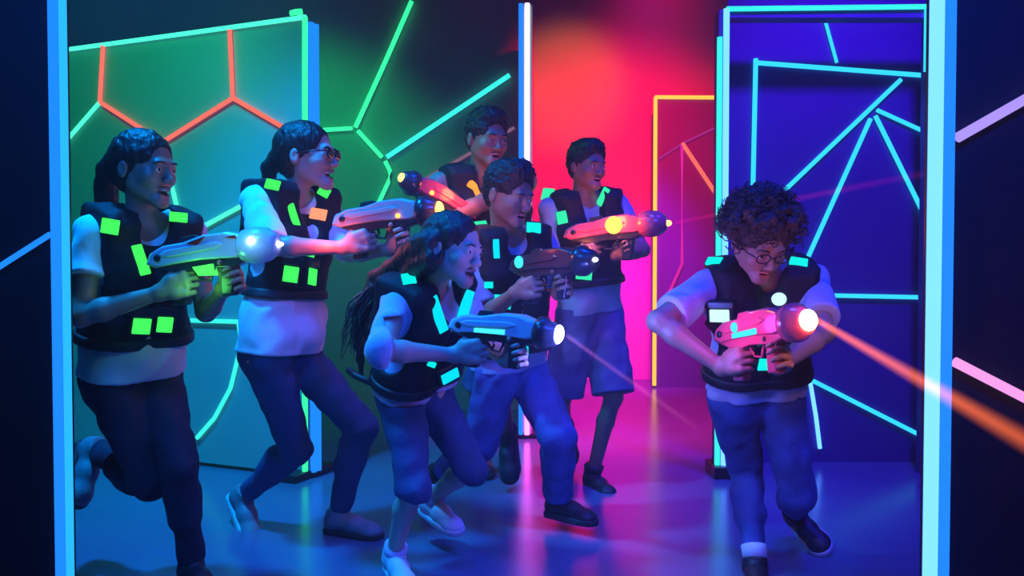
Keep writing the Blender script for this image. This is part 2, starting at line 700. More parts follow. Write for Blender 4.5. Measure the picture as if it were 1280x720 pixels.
strip('light_strip', [Dp(818, 122), Dp(1008, 123)], .017, LED['yellow'], pd)
strip('light_strip', [V(x0, DD - .02, .02), V(x0, DD - .02, HD)], .017, LED['yellow'], pd)
strip('light_strip', [Dp(852, 179), Dp(898, 248)], .018, LED['coral'], pd)
strip('light_strip', [Dp(852, 182), Dp(852, 330), Dp(833, 372)], .013, LED['magenta'], pd)
strip('light_strip', [Dp(822, 200), Dp(852, 180), Dp(900, 157)], .010, LED['dim_magenta'], pd)

# --- the blue panel on the right and the portal frame in front of it
DE = 4.45
HE = P(905, 12, DE)[2]
xe0, xe1 = P(897, 330, DE)[0], P(1172, 330, DE)[0]
pe = thing('portal_frame', ((xe0 + xe1) / 2, DE, 0), 'tall door-like frame at the right outlined with white-cyan light tubes', 'frame')
bm = bmesh.new()
bm_box(bm, (xe0 + .025, DE + .05, HE / 2), np.eye(3), (.05, .1, HE))
obj_bm('post', bm, M['dark_panel'], pe)
bm = bmesh.new()
bm_box(bm, (xe1 - .025, DE + .05, HE / 2), np.eye(3), (.05, .1, HE))
obj_bm('post', bm, M['dark_panel'], pe)
bm = bmesh.new()
bm_box(bm, ((xe0 + xe1) / 2, DE + .05, HE - .02), np.eye(3), (xe1 - xe0 - .1, .1, .04))
obj_bm('top_rail', bm, M['dark_panel'], pe)
strip('light_strip', [V(xe0 + .034, DE - .012, .06), V(xe0 + .034, DE - .012, HE)], .0155, LED['white_cyan'], pe)
strip('light_strip', [V(xe0 + .002, DE - .008, .06), V(xe0 + .002, DE - .008, P(900, 47, DE)[2])], .014, LED['teal'], pe)
strip('light_strip', [V(xe0 + .034, DE - .012, HE), V(xe1 - .02, DE - .012, HE + .012)], .0125, LED['teal'], pe)
strip('light_strip', [V(P(1157, 12, DE)[0], DE - .012, HE), V(P(1157, 12, DE)[0], DE - .012, P(1157, 90, DE)[2])], .012, LED['cyan'], pe)
bm = bmesh.new()
bm_box(bm, (xe0 + .06, DE + .04, .03), np.eye(3), (.17, .22, .06))
obj_bm('foot_plate', bm, M['foot'], pe, bevel=.006)

DFB = 4.77
xf0, xf1 = P(908, 330, DFB)[0], 3.0
pfb = thing('partition_panel', (2.0, DFB, 0), 'wide navy partition on the right covered in cyan fan-shaped light lines', 'partition')
HF = P(1000, -20, DFB)[2]
bm = bmesh.new()
bm_box(bm, ((xf0 + xf1) / 2, DFB + .05, HF / 2), np.eye(3), (xf1 - xf0, .1, HF))
obj_bm('board', bm, M['dark_panel'], pfb)


def Fp(u, v):
    return on_plane(u, v, (0, DFB, 0), NF) + V(0, -.012, 0)


for pts, m, r in (([(944, 79), (1168, 96)], 'cyan', .0125), ([(944, 74), (939, 300)], 'cyan', .0125),
                  ([(1027, 14), (1045, 79)], 'cyan', .009), ([(1125, 100), (978, 240)], 'cyan', .012),
                  ([(1087, 149), (1008, 324)], 'cyan', .012), ([(1093, 145), (1172, 305)], 'cyan', .012),
                  ([(1095, 138), (1172, 173)], 'cyan', .011), ([(1026, 369), (1172, 372)], 'cyan', .012),
                  ([(1004, 470), (1160, 549)], 'cyan', .012), ([(1012, 478), (1019, 520), (1024, 560)], 'white_cyan', .011)):
    strip('light_strip', [Fp(*p) for p in pts], r, LED[m], pfb)


# ------------------------------------------------------------------ lights of the place (coloured stage floods on the ceiling, and one added orange lamp)
def spot(name, loc, to, col, power, size=60, blend=.8, radius=.12, vol=1.0):
    d = bpy.data.lights.new(name, 'SPOT')
    d.energy = power
    d.color = col
    d.spot_size = math.radians(size)
    d.spot_blend = blend
    d.shadow_soft_size = radius
    o = bpy.data.objects.new(name, d)
    o.location = loc
    o.rotation_euler = (Vector(to) - Vector(loc)).to_track_quat('-Z', 'Y').to_euler()
    COL.objects.link(o)
    d.cycles.use_multiple_importance_sampling = True
    return o


def point(name, loc, col, power, radius=.03):
    d = bpy.data.lights.new(name, 'POINT')
    d.energy = power
    d.color = col
    d.shadow_soft_size = radius
    o = bpy.data.objects.new(name, d)
    o.location = loc
    COL.objects.link(o)
    return o


G = (.0, 1.0, .22)
spot('green_flood', (-2.2, 3.2, 3.4), (-2.1, 4.9, 1.4), G, 130, 80)
spot('green_flood', (-1.5, 4.9, 3.3), (-1.6, 6.5, 1.3), G, 110, 74)
spot('green_flood', (-1.5, 3.7, 2.6), (.3, 4.2, 1.5), (.0, 1.0, .35), 40, 50)
spot('teal_flood', (-1.6, 3.4, 3.4), (-1.6, 4.9, .0), (.0, .60, .62), 110, 60)
spot('azure_flood', (-1.6, 2.9, 3.5), (-1.2, 3.5, 0), (.0, .28, 1.0), 900, 80)
spot('blue_flood', (.3, 3.0, 3.5), (.25, 3.3, 0), (.0, .05, 1.0), 200, 70)
spot('red_flood', (.9, 4.8, 2.9), (.85, 8.2, 1.5), (1.0, .0, .04), 1350, 62, .9)
spot('orange_smoke_lamp', (.5, 6.2, 3.5), (.50, 8.2, 2.75), (1.0, .30, .02), 75, 36)  # added lamp, its orange suggests smoke above the red bay
spot('magenta_flood', (.95, 5.6, 3.4), (.9, 8.0, .45), (.80, .0, 1.0), 900, 36)
spot('red_flood', (.9, 4.9, 3.5), (.8, 6.2, 0), (1.0, .0, .22), 1900, 50)
spot('blue_flood', (1.7, 3.2, 3.5), (1.75, 4.77, 1.0), (.12, .0, 1.0), 520, 76)
spot('blue_flood', (1.5, 2.8, 3.5), (1.3, 3.6, 0), (.0, .01, 1.0), 220, 70)
# black-light floods hung in front of the opening
spot('uv_flood', (-1.2, .9, 3.0), (-.9, 3.2, .8), (.0, .16, 1.0), 210, 70, radius=.3)
spot('uv_flood', (1.0, .7, 2.8), (.8, 3.2, .8), (.01, .06, 1.0), 330, 70, radius=.3)

# thin stage haze in the air of the hall
w = bpy.data.worlds.new('world')
SC.world = w
w.use_nodes = True
w.node_tree.nodes['Background'].inputs[0].default_value = (.0, .0, .0, 1)
w.node_tree.nodes['Background'].inputs[1].default_value = 0
if HAZE > 0:
    vs = w.node_tree.nodes.new('ShaderNodeVolumeScatter')
    vs.inputs['Density'].default_value = HAZE
    vs.inputs['Anisotropy'].default_value = .25
    w.node_tree.links.new(vs.outputs[0], w.node_tree.nodes['World Output'].inputs['Volume'])
SC.view_settings.view_transform = 'Standard'
SC.view_settings.look = 'None'
SC.view_settings.gamma = 1
SC.view_settings.exposure = 0
SC.cycles.max_bounces = 5
SC.cycles.diffuse_bounces = 3
SC.cycles.glossy_bounces = 3
SC.cycles.volume_bounces = 0
SC.cycles.sample_clamp_indirect = 4
SC.cycles.use_denoising = True
# ------------------------------------------------------------------ people
def rot_rows(yaw, pitch=0, roll=0):
    """rows: left side, forward, up.  yaw 0 faces +X (right in the photo), -90 faces the camera"""
    y, p, r = map(math.radians, (yaw, pitch, roll))
    f = V(math.cos(y) * math.cos(p), math.sin(y) * math.cos(p), math.sin(p))
    s = nz(np.cross((0, 0, 1), f))
    u = np.cross(f, s)
    s2 = s * math.cos(r) + u * math.sin(r)
    u2 = -s * math.sin(r) + u * math.cos(r)
    return np.array([s2, f, u2])


def to_px(p):
    q = p - CAM
    z = np.dot(q, FW)
    return np.array([640 + F * np.dot(q, RT) / z, 360 - F * np.dot(q, UPV) / z])


def ik(S, W, a, b, hint, fwd):
    """middle joint of a two-bone chain seen nearest to the pixel hint, bending towards fwd"""
    d = W - S
    L = np.linalg.norm(d)
    n = d / L
    if L >= a + b - 1e-3:
        return S + d * (a / (a + b))
    x = (a * a - b * b + L * L) / (2 * L)
    r = math.sqrt(max(a * a - x * x, 0))
    R = frame(n)
    best, bs = None, 1e9
    for i in range(96):
        t = 2 * math.pi * i / 96
        o = R[1] * math.cos(t) + R[2] * math.sin(t)
        e = S + n * x + o * r
        sc = np.linalg.norm(to_px(e) - np.array(hint)) - 14 * np.dot(o, nz(fwd))
        if sc < bs:
            best, bs = e, sc
    return best


SKIN = {
    'a': mat('skin_light', (.36, .20, .15), rough=.45, var=.06, nscale=30, bump=.04, bscale=300),
    'b': mat('skin_tan', (.30, .165, .115), rough=.45, var=.06, nscale=30, bump=.04, bscale=300),
    'c': mat('skin_fair', (.58, .37, .30), rough=.45, var=.06, nscale=30, bump=.04, bscale=300),
}
LIP = mat('lips', (.50, .17, .15), rough=.35)
MOUTH = mat('mouth_inside', (.06, .012, .015), rough=.4)
EYE = mat('eye_white', (.75, .75, .75), rough=.15, var=.02)
IRIS = mat('iris_dark', (.03, .02, .015), rough=.1)
TEETH = mat('teeth', (.8, .78, .72), rough=.25, var=.03)
HAIR = {
    'dark': mat('hair_dark_brown', (.022, .014, .010), rough=.42, var=.5, nscale=90, bump=.5, bscale=160, stretch=(1, 1, .15)),
    'black': mat('hair_black', (.010, .009, .009), rough=.4, var=.5, nscale=90, bump=.5, bscale=200, stretch=(1, 1, .4)),
    'brown': mat('hair_brown', (.045, .025, .017), rough=.42, var=.5, nscale=90, bump=.5, bscale=160, stretch=(1, 1, .15)),
    'curly': mat('hair_curly_brown', (.05, .03, .022), rough=.5, var=.5, nscale=60, bump=.6, bscale=180),
}
VEST = mat('vest_black_nylon', (.014, .015, .020), rough=.6, var=.3, nscale=40, bump=.25, bscale=350, spec=.2)
STRAP = mat('strap_black', (.010, .010, .014), rough=.5, bump=.2, bscale=500)
PLASTIC = mat('black_plastic', (.018, .018, .022), rough=.3, var=.1)
PANEL = {
    'green': emit('vest_panel_green', (.05, .95, .10), 1.25),
    'mint': emit('vest_panel_mint', (.03, .85, .38), 1.15),
    'cyan': emit('vest_panel_cyan', (.0, .80, .72), 1.2),
    'aqua': emit('vest_panel_aqua', (.0, .70, .90), 1.2),
    'orange': emit('vest_panel_orange', (1.0, .33, .16), 1.2),
    'fire': emit('vest_panel_fire', (1.0, .28, .03), 1.6),
    'white': emit('vest_panel_white', (.55, .9, 1.0), 1.3),
}
C_WHITE = mat('white_cotton', (.84, .86, .88), rough=.8, var=.04, nscale=20, bump=.25, bscale=25, sheen=.3)
C_LILAC = mat('pale_lilac_cotton', (.50, .48, .66), rough=.8, var=.05, nscale=20, bump=.25, bscale=25, sheen=.3)
C_GREYBLUE = mat('grey_blue_cotton', (.22, .30, .48), rough=.8, var=.06, nscale=20, bump=.3, bscale=25, sheen=.3)
C_RED = mat('red_grey_cotton', (.32, .20, .20), rough=.8, var=.08, nscale=20, bump=.3, bscale=25)
C_SEA = mat('sea_green_cotton', (.30, .46, .46), rough=.8, var=.08, nscale=20, bump=.3, bscale=25)
DENIM_DK = mat('denim_dark', (.012, .016, .045), rough=.8, var=.25, nscale=25, bump=.3, bscale=45)
DENIM = mat('denim_blue', (.030, .060, .17), rough=.8, var=.3, nscale=14, bump=.3, bscale=45)
DENIM_L = mat('denim_worn', (.055, .10, .32), rough=.8, var=.85, nscale=11, bump=.35, bscale=40)
TWILL = mat('grey_twill', (.07, .07, .20), rough=.8, var=.12, nscale=20, bump=.25, bscale=45)
SHOE_W = mat('shoe_white', (.62, .62, .66), rough=.5, var=.08, nscale=25, bump=.1, bscale=120)
SHOE_G = mat('shoe_grey', (.20, .24, .28), rough=.55, var=.15, nscale=25, bump=.15, bscale=150)
SHOE_D = mat('shoe_dark', (.02, .022, .03), rough=.5, var=.2, nscale=25, bump=.15, bscale=150)
SOLE_W = mat('sole_white', (.6, .6, .62), rough=.5, var=.05)
SOLE_D = mat('sole_dark', (.03, .03, .035), rough=.6, var=.1)
LACE = mat('laces', (.5, .5, .52), rough=.7)
GLASS_DK = mat('dark_lens', (.01, .01, .012), rough=.08, spec=.8, coat=.5)


def field_mesh(name, prims, h, m, parent, k=.02, post=None, wr=None, pad=.03, **kw):
    lo, hi = bounds([p for p, _ in prims] if isinstance(prims[0], tuple) else prims, pad)
    f = Field(lo, hi, h)
    for p in prims:
        if isinstance(p, tuple):
            f.apply(p[0], p[1])
        else:
            f.apply(p, k)
    if wr:
        f.wrinkle(*wr)
    if post:
        post(f)
    v, q = f.mesh()
    o = mesh_np(name, v, q, m, parent, **kw)
    return o, v, q


def hand_prims(W, d, n, right, curl=1.2, s=1.0, spread=.0):
    """palm + five fingers; returns palm prims and finger prims"""
    d, n = nz(d), np.asarray(n, float)
    n = nz(n - d * np.dot(n, d))
    t = np.cross(d, n) * (1 if right else -1)
    palm = [(Cone(W, W + (d * .05 + t * .018) * s, .025 * s, .021 * s), .012),
            (Cone(W, W + (d * .05 - t * .018) * s, .024 * s, .020 * s), .012),
            (Cone(W + (d * .045 + t * .026) * s, W + (d * .085 + t * .028) * s, .018 * s, .0145 * s), .012),
            (Cone(W + (d * .045 + t * .0) * s, W + (d * .088 + t * .006) * s, .018 * s, .0145 * s), .012),
            (Cone(W + (d * .045 - t * .022) * s, W + (d * .078 - t * .030) * s, .017 * s, .0135 * s), .012)]
    fing = []
    for i, (l, off, base) in enumerate(((.070, .032, .088), (.078, .0105, .092), (.072, -.0115, .088), (.056, -.0325, .080))):
        p = W + (d * base + t * off) * s
        ang = 0
        dir0 = nz(d + t * (off * spread * 10))
        for j, (fr, c) in enumerate(((.44, .75), (.32, 1.0), (.24, .75))):
            ang += curl * c * (.9 + .06 * i)
            dd = dir0 * math.cos(ang) + n * math.sin(ang)
            q = p + dd * l * fr * s
            fing.append((Cone(p, q, (.0093 - .0009 * j) * s, (.0087 - .0009 * j) * s), .004 if j == 0 else .002))
            p = q
    p = W + (d * .030 + t * .030 + n * .006) * s
    th = nz(d * .55 + t * .65 + n * .45)
    q = p + th * .036 * s
    fing.append((Cone(W + (d * .02 + t * .015) * s, p, .017 * s, .0145 * s), .01))
    fing.append((Cone(p, q, .0135 * s, .0110 * s), .006))
    th2 = nz(d * .85 + t * .10 + n * .55)
    r = q + th2 * .030 * s
    fing.append((Cone(q, r, .0108 * s, .0098 * s), .002))
    fing.append((Cone(r, r + nz(th2 + n * .3) * .022 * s, .0098 * s, .0080 * s), .002))
    return palm, fing


class Fig:
    pass


def face_add(f, c, R, s, mouth=.3, male=False, wide=1.0):
    """sculpt a head into the body field; c = head centre, R rows side/forward/up"""
    def w(a, b, cc):
        return c + (R[0] * a + R[1] * b + R[2] * cc) * s

    def E(p, r, k, mode='add'):
        f.apply(Ell(w(*p), np.array(r) * s, R), k * s, mode)

    def C(p, q, ra, rb, k, mode='add'):
        f.apply(Cone(w(*p), w(*q), ra * s, rb * s), k * s, mode)
    jd = mouth * .010           # jaw drop
    fw = wide * (1.0 if male else .95)
    E((0, -.016, .034), (.075 * wide, .096, .084), .02)
    E((0, .024, -.022), (.0565 * fw, .060, .072), .03)
    for sg in (-1, 1):
        C((sg * .046 * fw, -.002, -.042), (sg * .014, .062, -.084 - jd), .018 + .003 * male, .014, .028)
        E((sg * .039, .058, -.026), (.020, .020, .018), .03)
    C((-.009, .069, -.088 - jd), (.009, .069, -.088 - jd), .0150 + .003 * male, .0150 + .003 * male, .022)
    C((-.030, .079, .018), (.030, .079, .018), .011 + .002 * male, .011 + .002 * male, .018)
    for sg in (-1, 1):
        E((sg * .031, .094, .001), (.019, .014, .012), .012, 'sub')
    # eyelids
    for sg in (-1, 1):
        E((sg * .031, .0765, .0005), (.0155, .0118, .0125), .006)
        E((sg * .031, .0905, -.0005), (.0142, .0078, .0052 + .001 * mouth), .002, 'sub')
    C((0, .086, .008), (0, .1015, -.028), .0075, .0098, .010)
    E((0, .1035, -.031), (.0095, .0100, .0090), .008)
    for sg in (-1, 1):
        E((sg * .0125, .097, -.034), (.0085, .010, .0080), .006)
        E((sg * .007, .103, -.0425), (.0035, .003, .002), .002, 'sub')
    # lips and mouth
    C((-.019, .084, -.058), (0, .0915, -.0555), .0045, .0062, .006)
    C((.019, .084, -.058), (0, .0915, -.0555), .0045, .0062, .006)
    C((-.016, .080, -.069 - jd * .8), (.016, .080, -.069 - jd * .8), .0065, .0065, .006)
    if mouth > 0:
        E((0, .090, -.063 - jd * .45), (.019 - .002 * mouth, .024, .0035 + jd * .55), .003, 'sub')
    else:
        E((0, .096, -.0635), (.021, .007, .0016), .002, 'sub')
    # ears
    for sg in (-1, 1):
        Re = R.copy()
        E((sg * .0775 * wide, -.010, -.006), (.009, .017, .028), .006)
        E((sg * .0860 * wide, -.004, -.004), (.006, .009, .016), .004, 'sub')
    return w


def person(name, label, cfg):
    """builds body, hair, clothes; returns the figure's joints"""
    g = Fig()
    g.cfg = cfg
    s = cfg.get('s', 1.0)
    gi = cfg['girth'] = cfg.get('girth', .90 if cfg.get('male') else .86)
    male = cfg.get('male', False)
    hq = cfg.get('h', .0050)
    Rh = rot_rows(cfg['yaw_h'])
    Rs = rot_rows(cfg['yaw_s'])
    pel = P(*cfg['pelvis'])
    neck = P(*cfg['neck'])
    spine = nz(neck - pel)
    TL = np.linalg.norm(neck - pel)
    fs = nz(Rs[1] - spine * np.dot(Rs[1], spine))      # forward of the chest, square to the spine
    ls = np.cross(spine, fs)
    fh = nz(Rh[1] - spine * .5 * np.dot(Rh[1], spine))
    lh = Rh[0]
    tl = math.radians(cfg.get('tilt', 0))              # shoulders tipped in their own plane
    ls = ls * math.cos(tl) + spine * math.sin(tl)
    hc = P(*cfg['head'])
    hR = rot_rows(*cfg['hrot'])
    hs = cfg.get('hs', 1.0)
    sw = cfg.get('sw', .175 if male else .155) * s
    g.__dict__.update(pel=pel, neck=neck, spine=spine, fs=fs, ls=ls, lh=lh, hc=hc, hR=hR, s=s, TL=TL)
    bump_f = cfg.get('sho_f', .0)
    S = {'L': neck + ls * sw - spine * .050 * s + fs * bump_f, 'R': neck - ls * sw - spine * .050 * s + fs * bump_f}
    H = {'L': pel + lh * .085 * s - V(0, 0, .03), 'R': pel - lh * .085 * s - V(0, 0, .03)}
    lg = cfg.get('leg', 1.0)
    ua, fa, th, sh = .275 * s, .245 * s, .42 * s * lg, .41 * s * lg
    E, W, K, A = {}, {}, {}, {}
    for q in 'LR':
        W[q] = np.asarray(cfg['wrist' + q], float)
        dist = np.linalg.norm(W[q] - S[q])
        if dist > ua + fa:
            print('ARM too short', name, q, round(dist, 3), round(ua + fa, 3))
        E[q] = ik(S[q], W[q], ua, fa, cfg['elbow' + q], -V(0, 0, 1))
        A[q] = P(*cfg['ankle' + q])
        dist = np.linalg.norm(A[q] - H[q])
        print('LEG', label[:18], q, 'hip-ankle', round(dist, 3), 'of', round(th + sh, 3), 'ankle z', round(A[q][2], 3), 'arm', round(np.linalg.norm(W[q] - S[q]), 2), 'torso', round(TL, 2))
        K[q] = ik(H[q], A[q], th, sh, cfg['knee' + q], Rh[1])
    g.__dict__.update(S=S, E=E, W=W, K=K, A=A, H=H)
    root = thing('person', (pel[0], pel[1], 0), label, 'person')
    g.root = root

    def tp(t, w_, side, fwd=0):
        return pel + spine * TL * t + side * w_ * s + fs * fwd * s
    # torso columns, reused (grown) for the clothes
    rr = gi * s
    torso = []
    hipw, waw, chw = (.072, .052, .082) if male else (.078, .042, .070)
    for sg in (-1, 1):
        p0 = pel + lh * sg * hipw * s - V(0, 0, .02)
        p1 = tp(.22, sg * (hipw - .012), nz(lh + ls))
        p2 = tp(.45, sg * waw, ls, .004)
        p3 = tp(.72, sg * chw, ls, .006)
        p4 = tp(.90, sg * (chw + .012), ls, -.004)
        torso += [Cone(p0, p1, .098 * rr, .096 * rr), Cone(p1, p2, .096 * rr, .086 * rr),
                  Cone(p2, p3, .086 * rr, .100 * rr), Cone(p3, p4, .100 * rr, .074 * rr)]
        torso.append(Ell(pel + lh * sg * .06 * s - V(0, 0, .03) - Rh[1] * .035 * s, (.085 * s,) * 3))
        if not male:
            torso.append(Ell(tp(.70, sg * .062, ls, .075), (.052 * s,) * 3))
    should = [Cone(neck - spine * .02 * s, S[q], .045 * rr, .052 * rr) for q in 'LR']
    up_arm = {q: Cone(S[q], E[q], .052 * rr, .038 * rr) for q in 'LR'}
    thigh = {q: Cone(H[q], K[q], .088 * rr, .058 * rr) for q in 'LR'}
    g.torso, g.should, g.up_arm, g.thigh = torso, should, up_arm, thigh
    nb = hc + (hR[1] * -.020 + hR[2] * -.055) * hs * s
    prims = [(p, .03) for p in torso] + [(p, .04) for p in should]
    nr = (.051 if male else .042) * s
    prims += [(Cone(neck - spine * .04 * s, nb, nr * 1.12, nr), .03)]
    hands = []
    for q in 'LR':
        prims += [(up_arm[q], .02)]
        mid = E[q] * .72 + W[q] * .28
        prims += [(Cone(E[q], mid, .037 * rr, .040 * rr), .015), (Cone(mid, W[q], .040 * rr, .0245 * rr), .015)]
        prims += [(Cone(H[q], K[q], .082 * rr, .052 * rr), .03)]
        kc = K[q] * .68 + A[q] * .32
        sd = nz(A[q] - K[q])
        back = -nz(Rh[1] - sd * np.dot(Rh[1], sd)) * .016 * s
        prims += [(Cone(K[q], kc + back * .7, .048 * rr, .047 * rr), .02), (Cone(kc + back * .7, A[q], .047 * rr, .033 * rr), .02)]
    # feet
    g.foot = {}
    for q in 'LR':
        T = P(*cfg['toe' + q])
        w_ = nz(T - A[q])
        upv = -nz(A[q] - K[q])
        if cfg.get('flat' + q):
            upv = V(0, 0, 1)
            w_ = nz(V(w_[0], w_[1], 0))
            fd = w_
        else:
            upv = nz(upv - w_ * np.dot(upv, w_) + w_ * .0)
            fd = nz(w_ * .19 + upv * .055)
            upv = nz(upv - fd * np.dot(upv, fd))
        sd = np.cross(upv, fd)
        g.foot[q] = (A[q], np.array([sd, fd, upv]))
        prims += [(Cone(A[q] - upv * .02 * s, A[q] + (fd * .10 - upv * .052) * s, .030 * s, .016 * s), .01),
                  (Cone(A[q] + (fd * .10 - upv * .052) * s, A[q] + (fd * .145 - upv * .06) * s, .016 * s, .014 * s), .01)]
    allp = [p for p, _ in prims]
    for q in 'LR':
        hd, hn = cfg['hand' + q]
        palm, fing = hand_prims(W[q], hd, hn, q == 'R', cfg.get('curl' + q, 1.1), s * .98)
        hands.append((palm, fing))
        allp += [p for p, _ in palm + fing]
    lo, hi = bounds(allp + [Ell(hc, (.13, .13, .14))], .02)
    f = Field(lo, hi, hq)
    for p, k in prims:
        f.apply(p, k)
    w = face_add(f, hc, hR, hs * s, cfg.get('mouth', .3), male, cfg.get('wide', 1.0))
    for palm, fing in hands:
        for p, k in palm + fing:
            f.apply(p, k)
    v, qd = f.mesh()
    body = mesh_np('body', v, qd, [cfg['skin'], LIP, MOUTH], root)
    # lips and mouth colour, by where the skin is
    cen = v[qd].mean(1)
    loc = (cen - hc) @ hR.T / (hs * s)
    jd = cfg.get('mouth', .3) * .010
    cz = -.0635 - jd * .4
    em = ((loc[:, 0] / .0245) ** 2 + ((loc[:, 2] - cz) / (.0125 + jd * .65)) ** 2 < 1) & (loc[:, 1] > .074)
    inside = ((loc[:, 0] / .0185) ** 2 + ((loc[:, 2] - cz) / (.0035 + jd * .6)) ** 2 < 1) & (loc[:, 1] > .04) & (loc[:, 1] < .086)
    mi = np.zeros(len(qd), np.int32)
    mi[em] = 1
    if cfg.get('mouth', .3) > 0:
        mi[inside] = 2
    if len(body.data.polygons) == len(mi):
        body.data.polygons.foreach_set('material_index', mi)
    sc_ = hs * s
    for sg in (-1, 1):
        bm = bmesh.new()
        bm_ball(bm, w(sg * .031, .0745, -.0005), .0128 * sc_, hR)
        look = cfg.get('look', (0, 0))
        e = obj_bm('eye', bm, EYE, body, smooth=True)
        bm = bmesh.new()
        bm_ball(bm, w(sg * .031 + look[0] * .005, .0840, -.0005 + look[1] * .003), np.array((.0062, .0042, .0062)) * sc_, hR)
        obj_bm('iris', bm, IRIS, body, smooth=True)
        bm = bmesh.new()
        bm_path(bm, [w(sg * .013, .0915, .0190), w(sg * .024, .0920, .0225), w(sg * .036, .0885, .0235), w(sg * .049, .0790, .0185)],
                [.0024 * sc_, .0036 * sc_, .0034 * sc_, .0014 * sc_], 6)
        obj_bm('eyebrow', bm, cfg['hair'], body, smooth=True)
    if cfg.get('mouth', .3) > .25:
        bm = bmesh.new()
        bm_path(bm, [w(-.014, .073, -.0590), w(0, .081, -.0585), w(.014, .073, -.0590)], .0040 * sc_, 8)
        obj_bm('teeth', bm, TEETH, body, smooth=True)
    g.w = w
    g.body = body
    return g


def surface(v, q):
    return BVHTree.FromPolygons([tuple(x) for x in v], [tuple(int(i) for i in x) for x in q])


def hair_cap(g, style, m, extra=None, h=.0045):
    w, R, s = g.w, g.hR, g.s * g.cfg.get('hs', 1.0)
    wide = g.cfg.get('wide', 1.0)
    pr = []
    if style == 'pulled':
        pr.append((Ell(w(0, -.020, .038), np.array((.083 * wide, .100, .088)) * s, R), .0))
        pr.append((Ell(w(0, -.045, .000), np.array((.073, .068, .078)) * s, R), .02))
    elif style == 'short':
        pr.append((Ell(w(0, -.018, .046), np.array((.084 * wide, .102, .088)) * s, R), .0))
        pr.append((Ell(w(0, .030, .098), np.array((.060, .052, .030)) * s, R), .03))
        pr.append((Ell(w(0, -.045, .000), np.array((.070, .066, .070)) * s, R), .02))
    pr += extra or []
    lo, hi = bounds([p for p, _ in pr], .03)
    f = Field(lo, hi, h)
    for p, k in pr:
        f.apply(p, max(k, .002))
    if style == 'pulled':
        f.wrinkle(.0018, 260, 3, (1, 1, .4))
    else:
        f.wrinkle(.0035, 190, 5)
    # hairline: free the face, the ears and the nape
    if style == 'pulled':
        f.apply(Ell(w(0, .102, -.026), np.array((.064 * wide, .076, .101)) * s, R), .005, 'sub')
    else:
        f.apply(Ell(w(0, .100, -.022), np.array((.064 * wide, .074, .094)) * s, R), .005, 'sub')
    for sg in (-1, 1):
        f.apply(Ell(w(sg * .091 * wide, .000, -.018), np.array((.014, .017, .030)) * s, R), .004, 'sub')
        f.apply(Ell(w(sg * .070 * wide, .058, -.044), np.array((.032, .042, .052)) * s, R), .005, 'sub')
    v, q = f.mesh()
    return mesh_np('hair', v, q, m, g.root)


def lock(pts, r0, r1):
    return [(Cone(a, b, r0 + (r1 - r0) * i / (len(pts) - 1), r0 + (r1 - r0) * (i + 1) / (len(pts) - 1)), .012)
            for i, (a, b) in enumerate(zip(pts, pts[1:]))]


def trousers(g, m, hem=(.93, .93), name='trousers', wr=.0034, flare=1.0, waist=.30, parent=None, h=.0065, loose=0.0, seed=1):
    """hem: how far down the shin (0..1) each leg ends; below 0: a share of the thigh (shorts)"""
    s = g.s
    prims = [(t.grow(.005), .03) for t in g.torso]
    for q, hh in zip('LR', hem):
        K, A, H = g.K[q], g.A[q], g.H[q]
        gi = s * g.cfg.get('girth', 1.0)
        if hh <= 0:
            e = K + (H - K) * (-hh)
            r1 = (.060 + (.088 - .060) * (-hh)) * gi + .022 * flare + loose
            prims.append((Cone(H, e + (K - H) * .05, .092 * gi + .008 + loose * .5, r1), .03))
        else:
            prims.append((Cone(H, K, .088 * gi + .008 + loose * .6, .058 * gi + .010 + loose), .02))
            e = K + (A - K) * min(hh, 1.1)
            r1 = ((.053 + (.038 - .053) * hh) * gi + .014 * flare + loose * .9)
            sd = nz(A - K)
            bk = -nz(rot_rows(g.cfg['yaw_h'])[1] - sd * np.dot(rot_rows(g.cfg['yaw_h'])[1], sd)) * .014 * s
            prims.append((Cone(K, e + sd * .03, .055 * gi + .010 + loose, r1), .02))
            if hh > .3:
                prims.append((Cone(K + (A - K) * .25 + bk, K + (A - K) * .5 + bk * .6, .055 * gi + .010, .050 * gi + .010), .02))
    lo, hi = bounds([p for p, _ in prims], .03)
    f = Field(lo, hi, h)
    for p, k in prims:
        f.apply(p, k)
    f.wrinkle(wr, 48, seed, (1.2, 1.2, .75))
    f.cut(g.pel + g.spine * g.TL * waist, g.spine, .004)
    for q, hh in zip('LR', hem):
        K, A, H = g.K[q], g.A[q], g.H[q]
        if hh <= 0:
            e, n = K + (H - K) * (-hh), nz(K - H)
        else:
            e, n = K + (A - K) * hh, nz(A - K)
        c = e + n * .08
        f.cut(e, n, .004, c - .13 * s, c + .13 * s)
    v, qd = f.mesh()
    return mesh_np(name, v, qd, m, g.root)


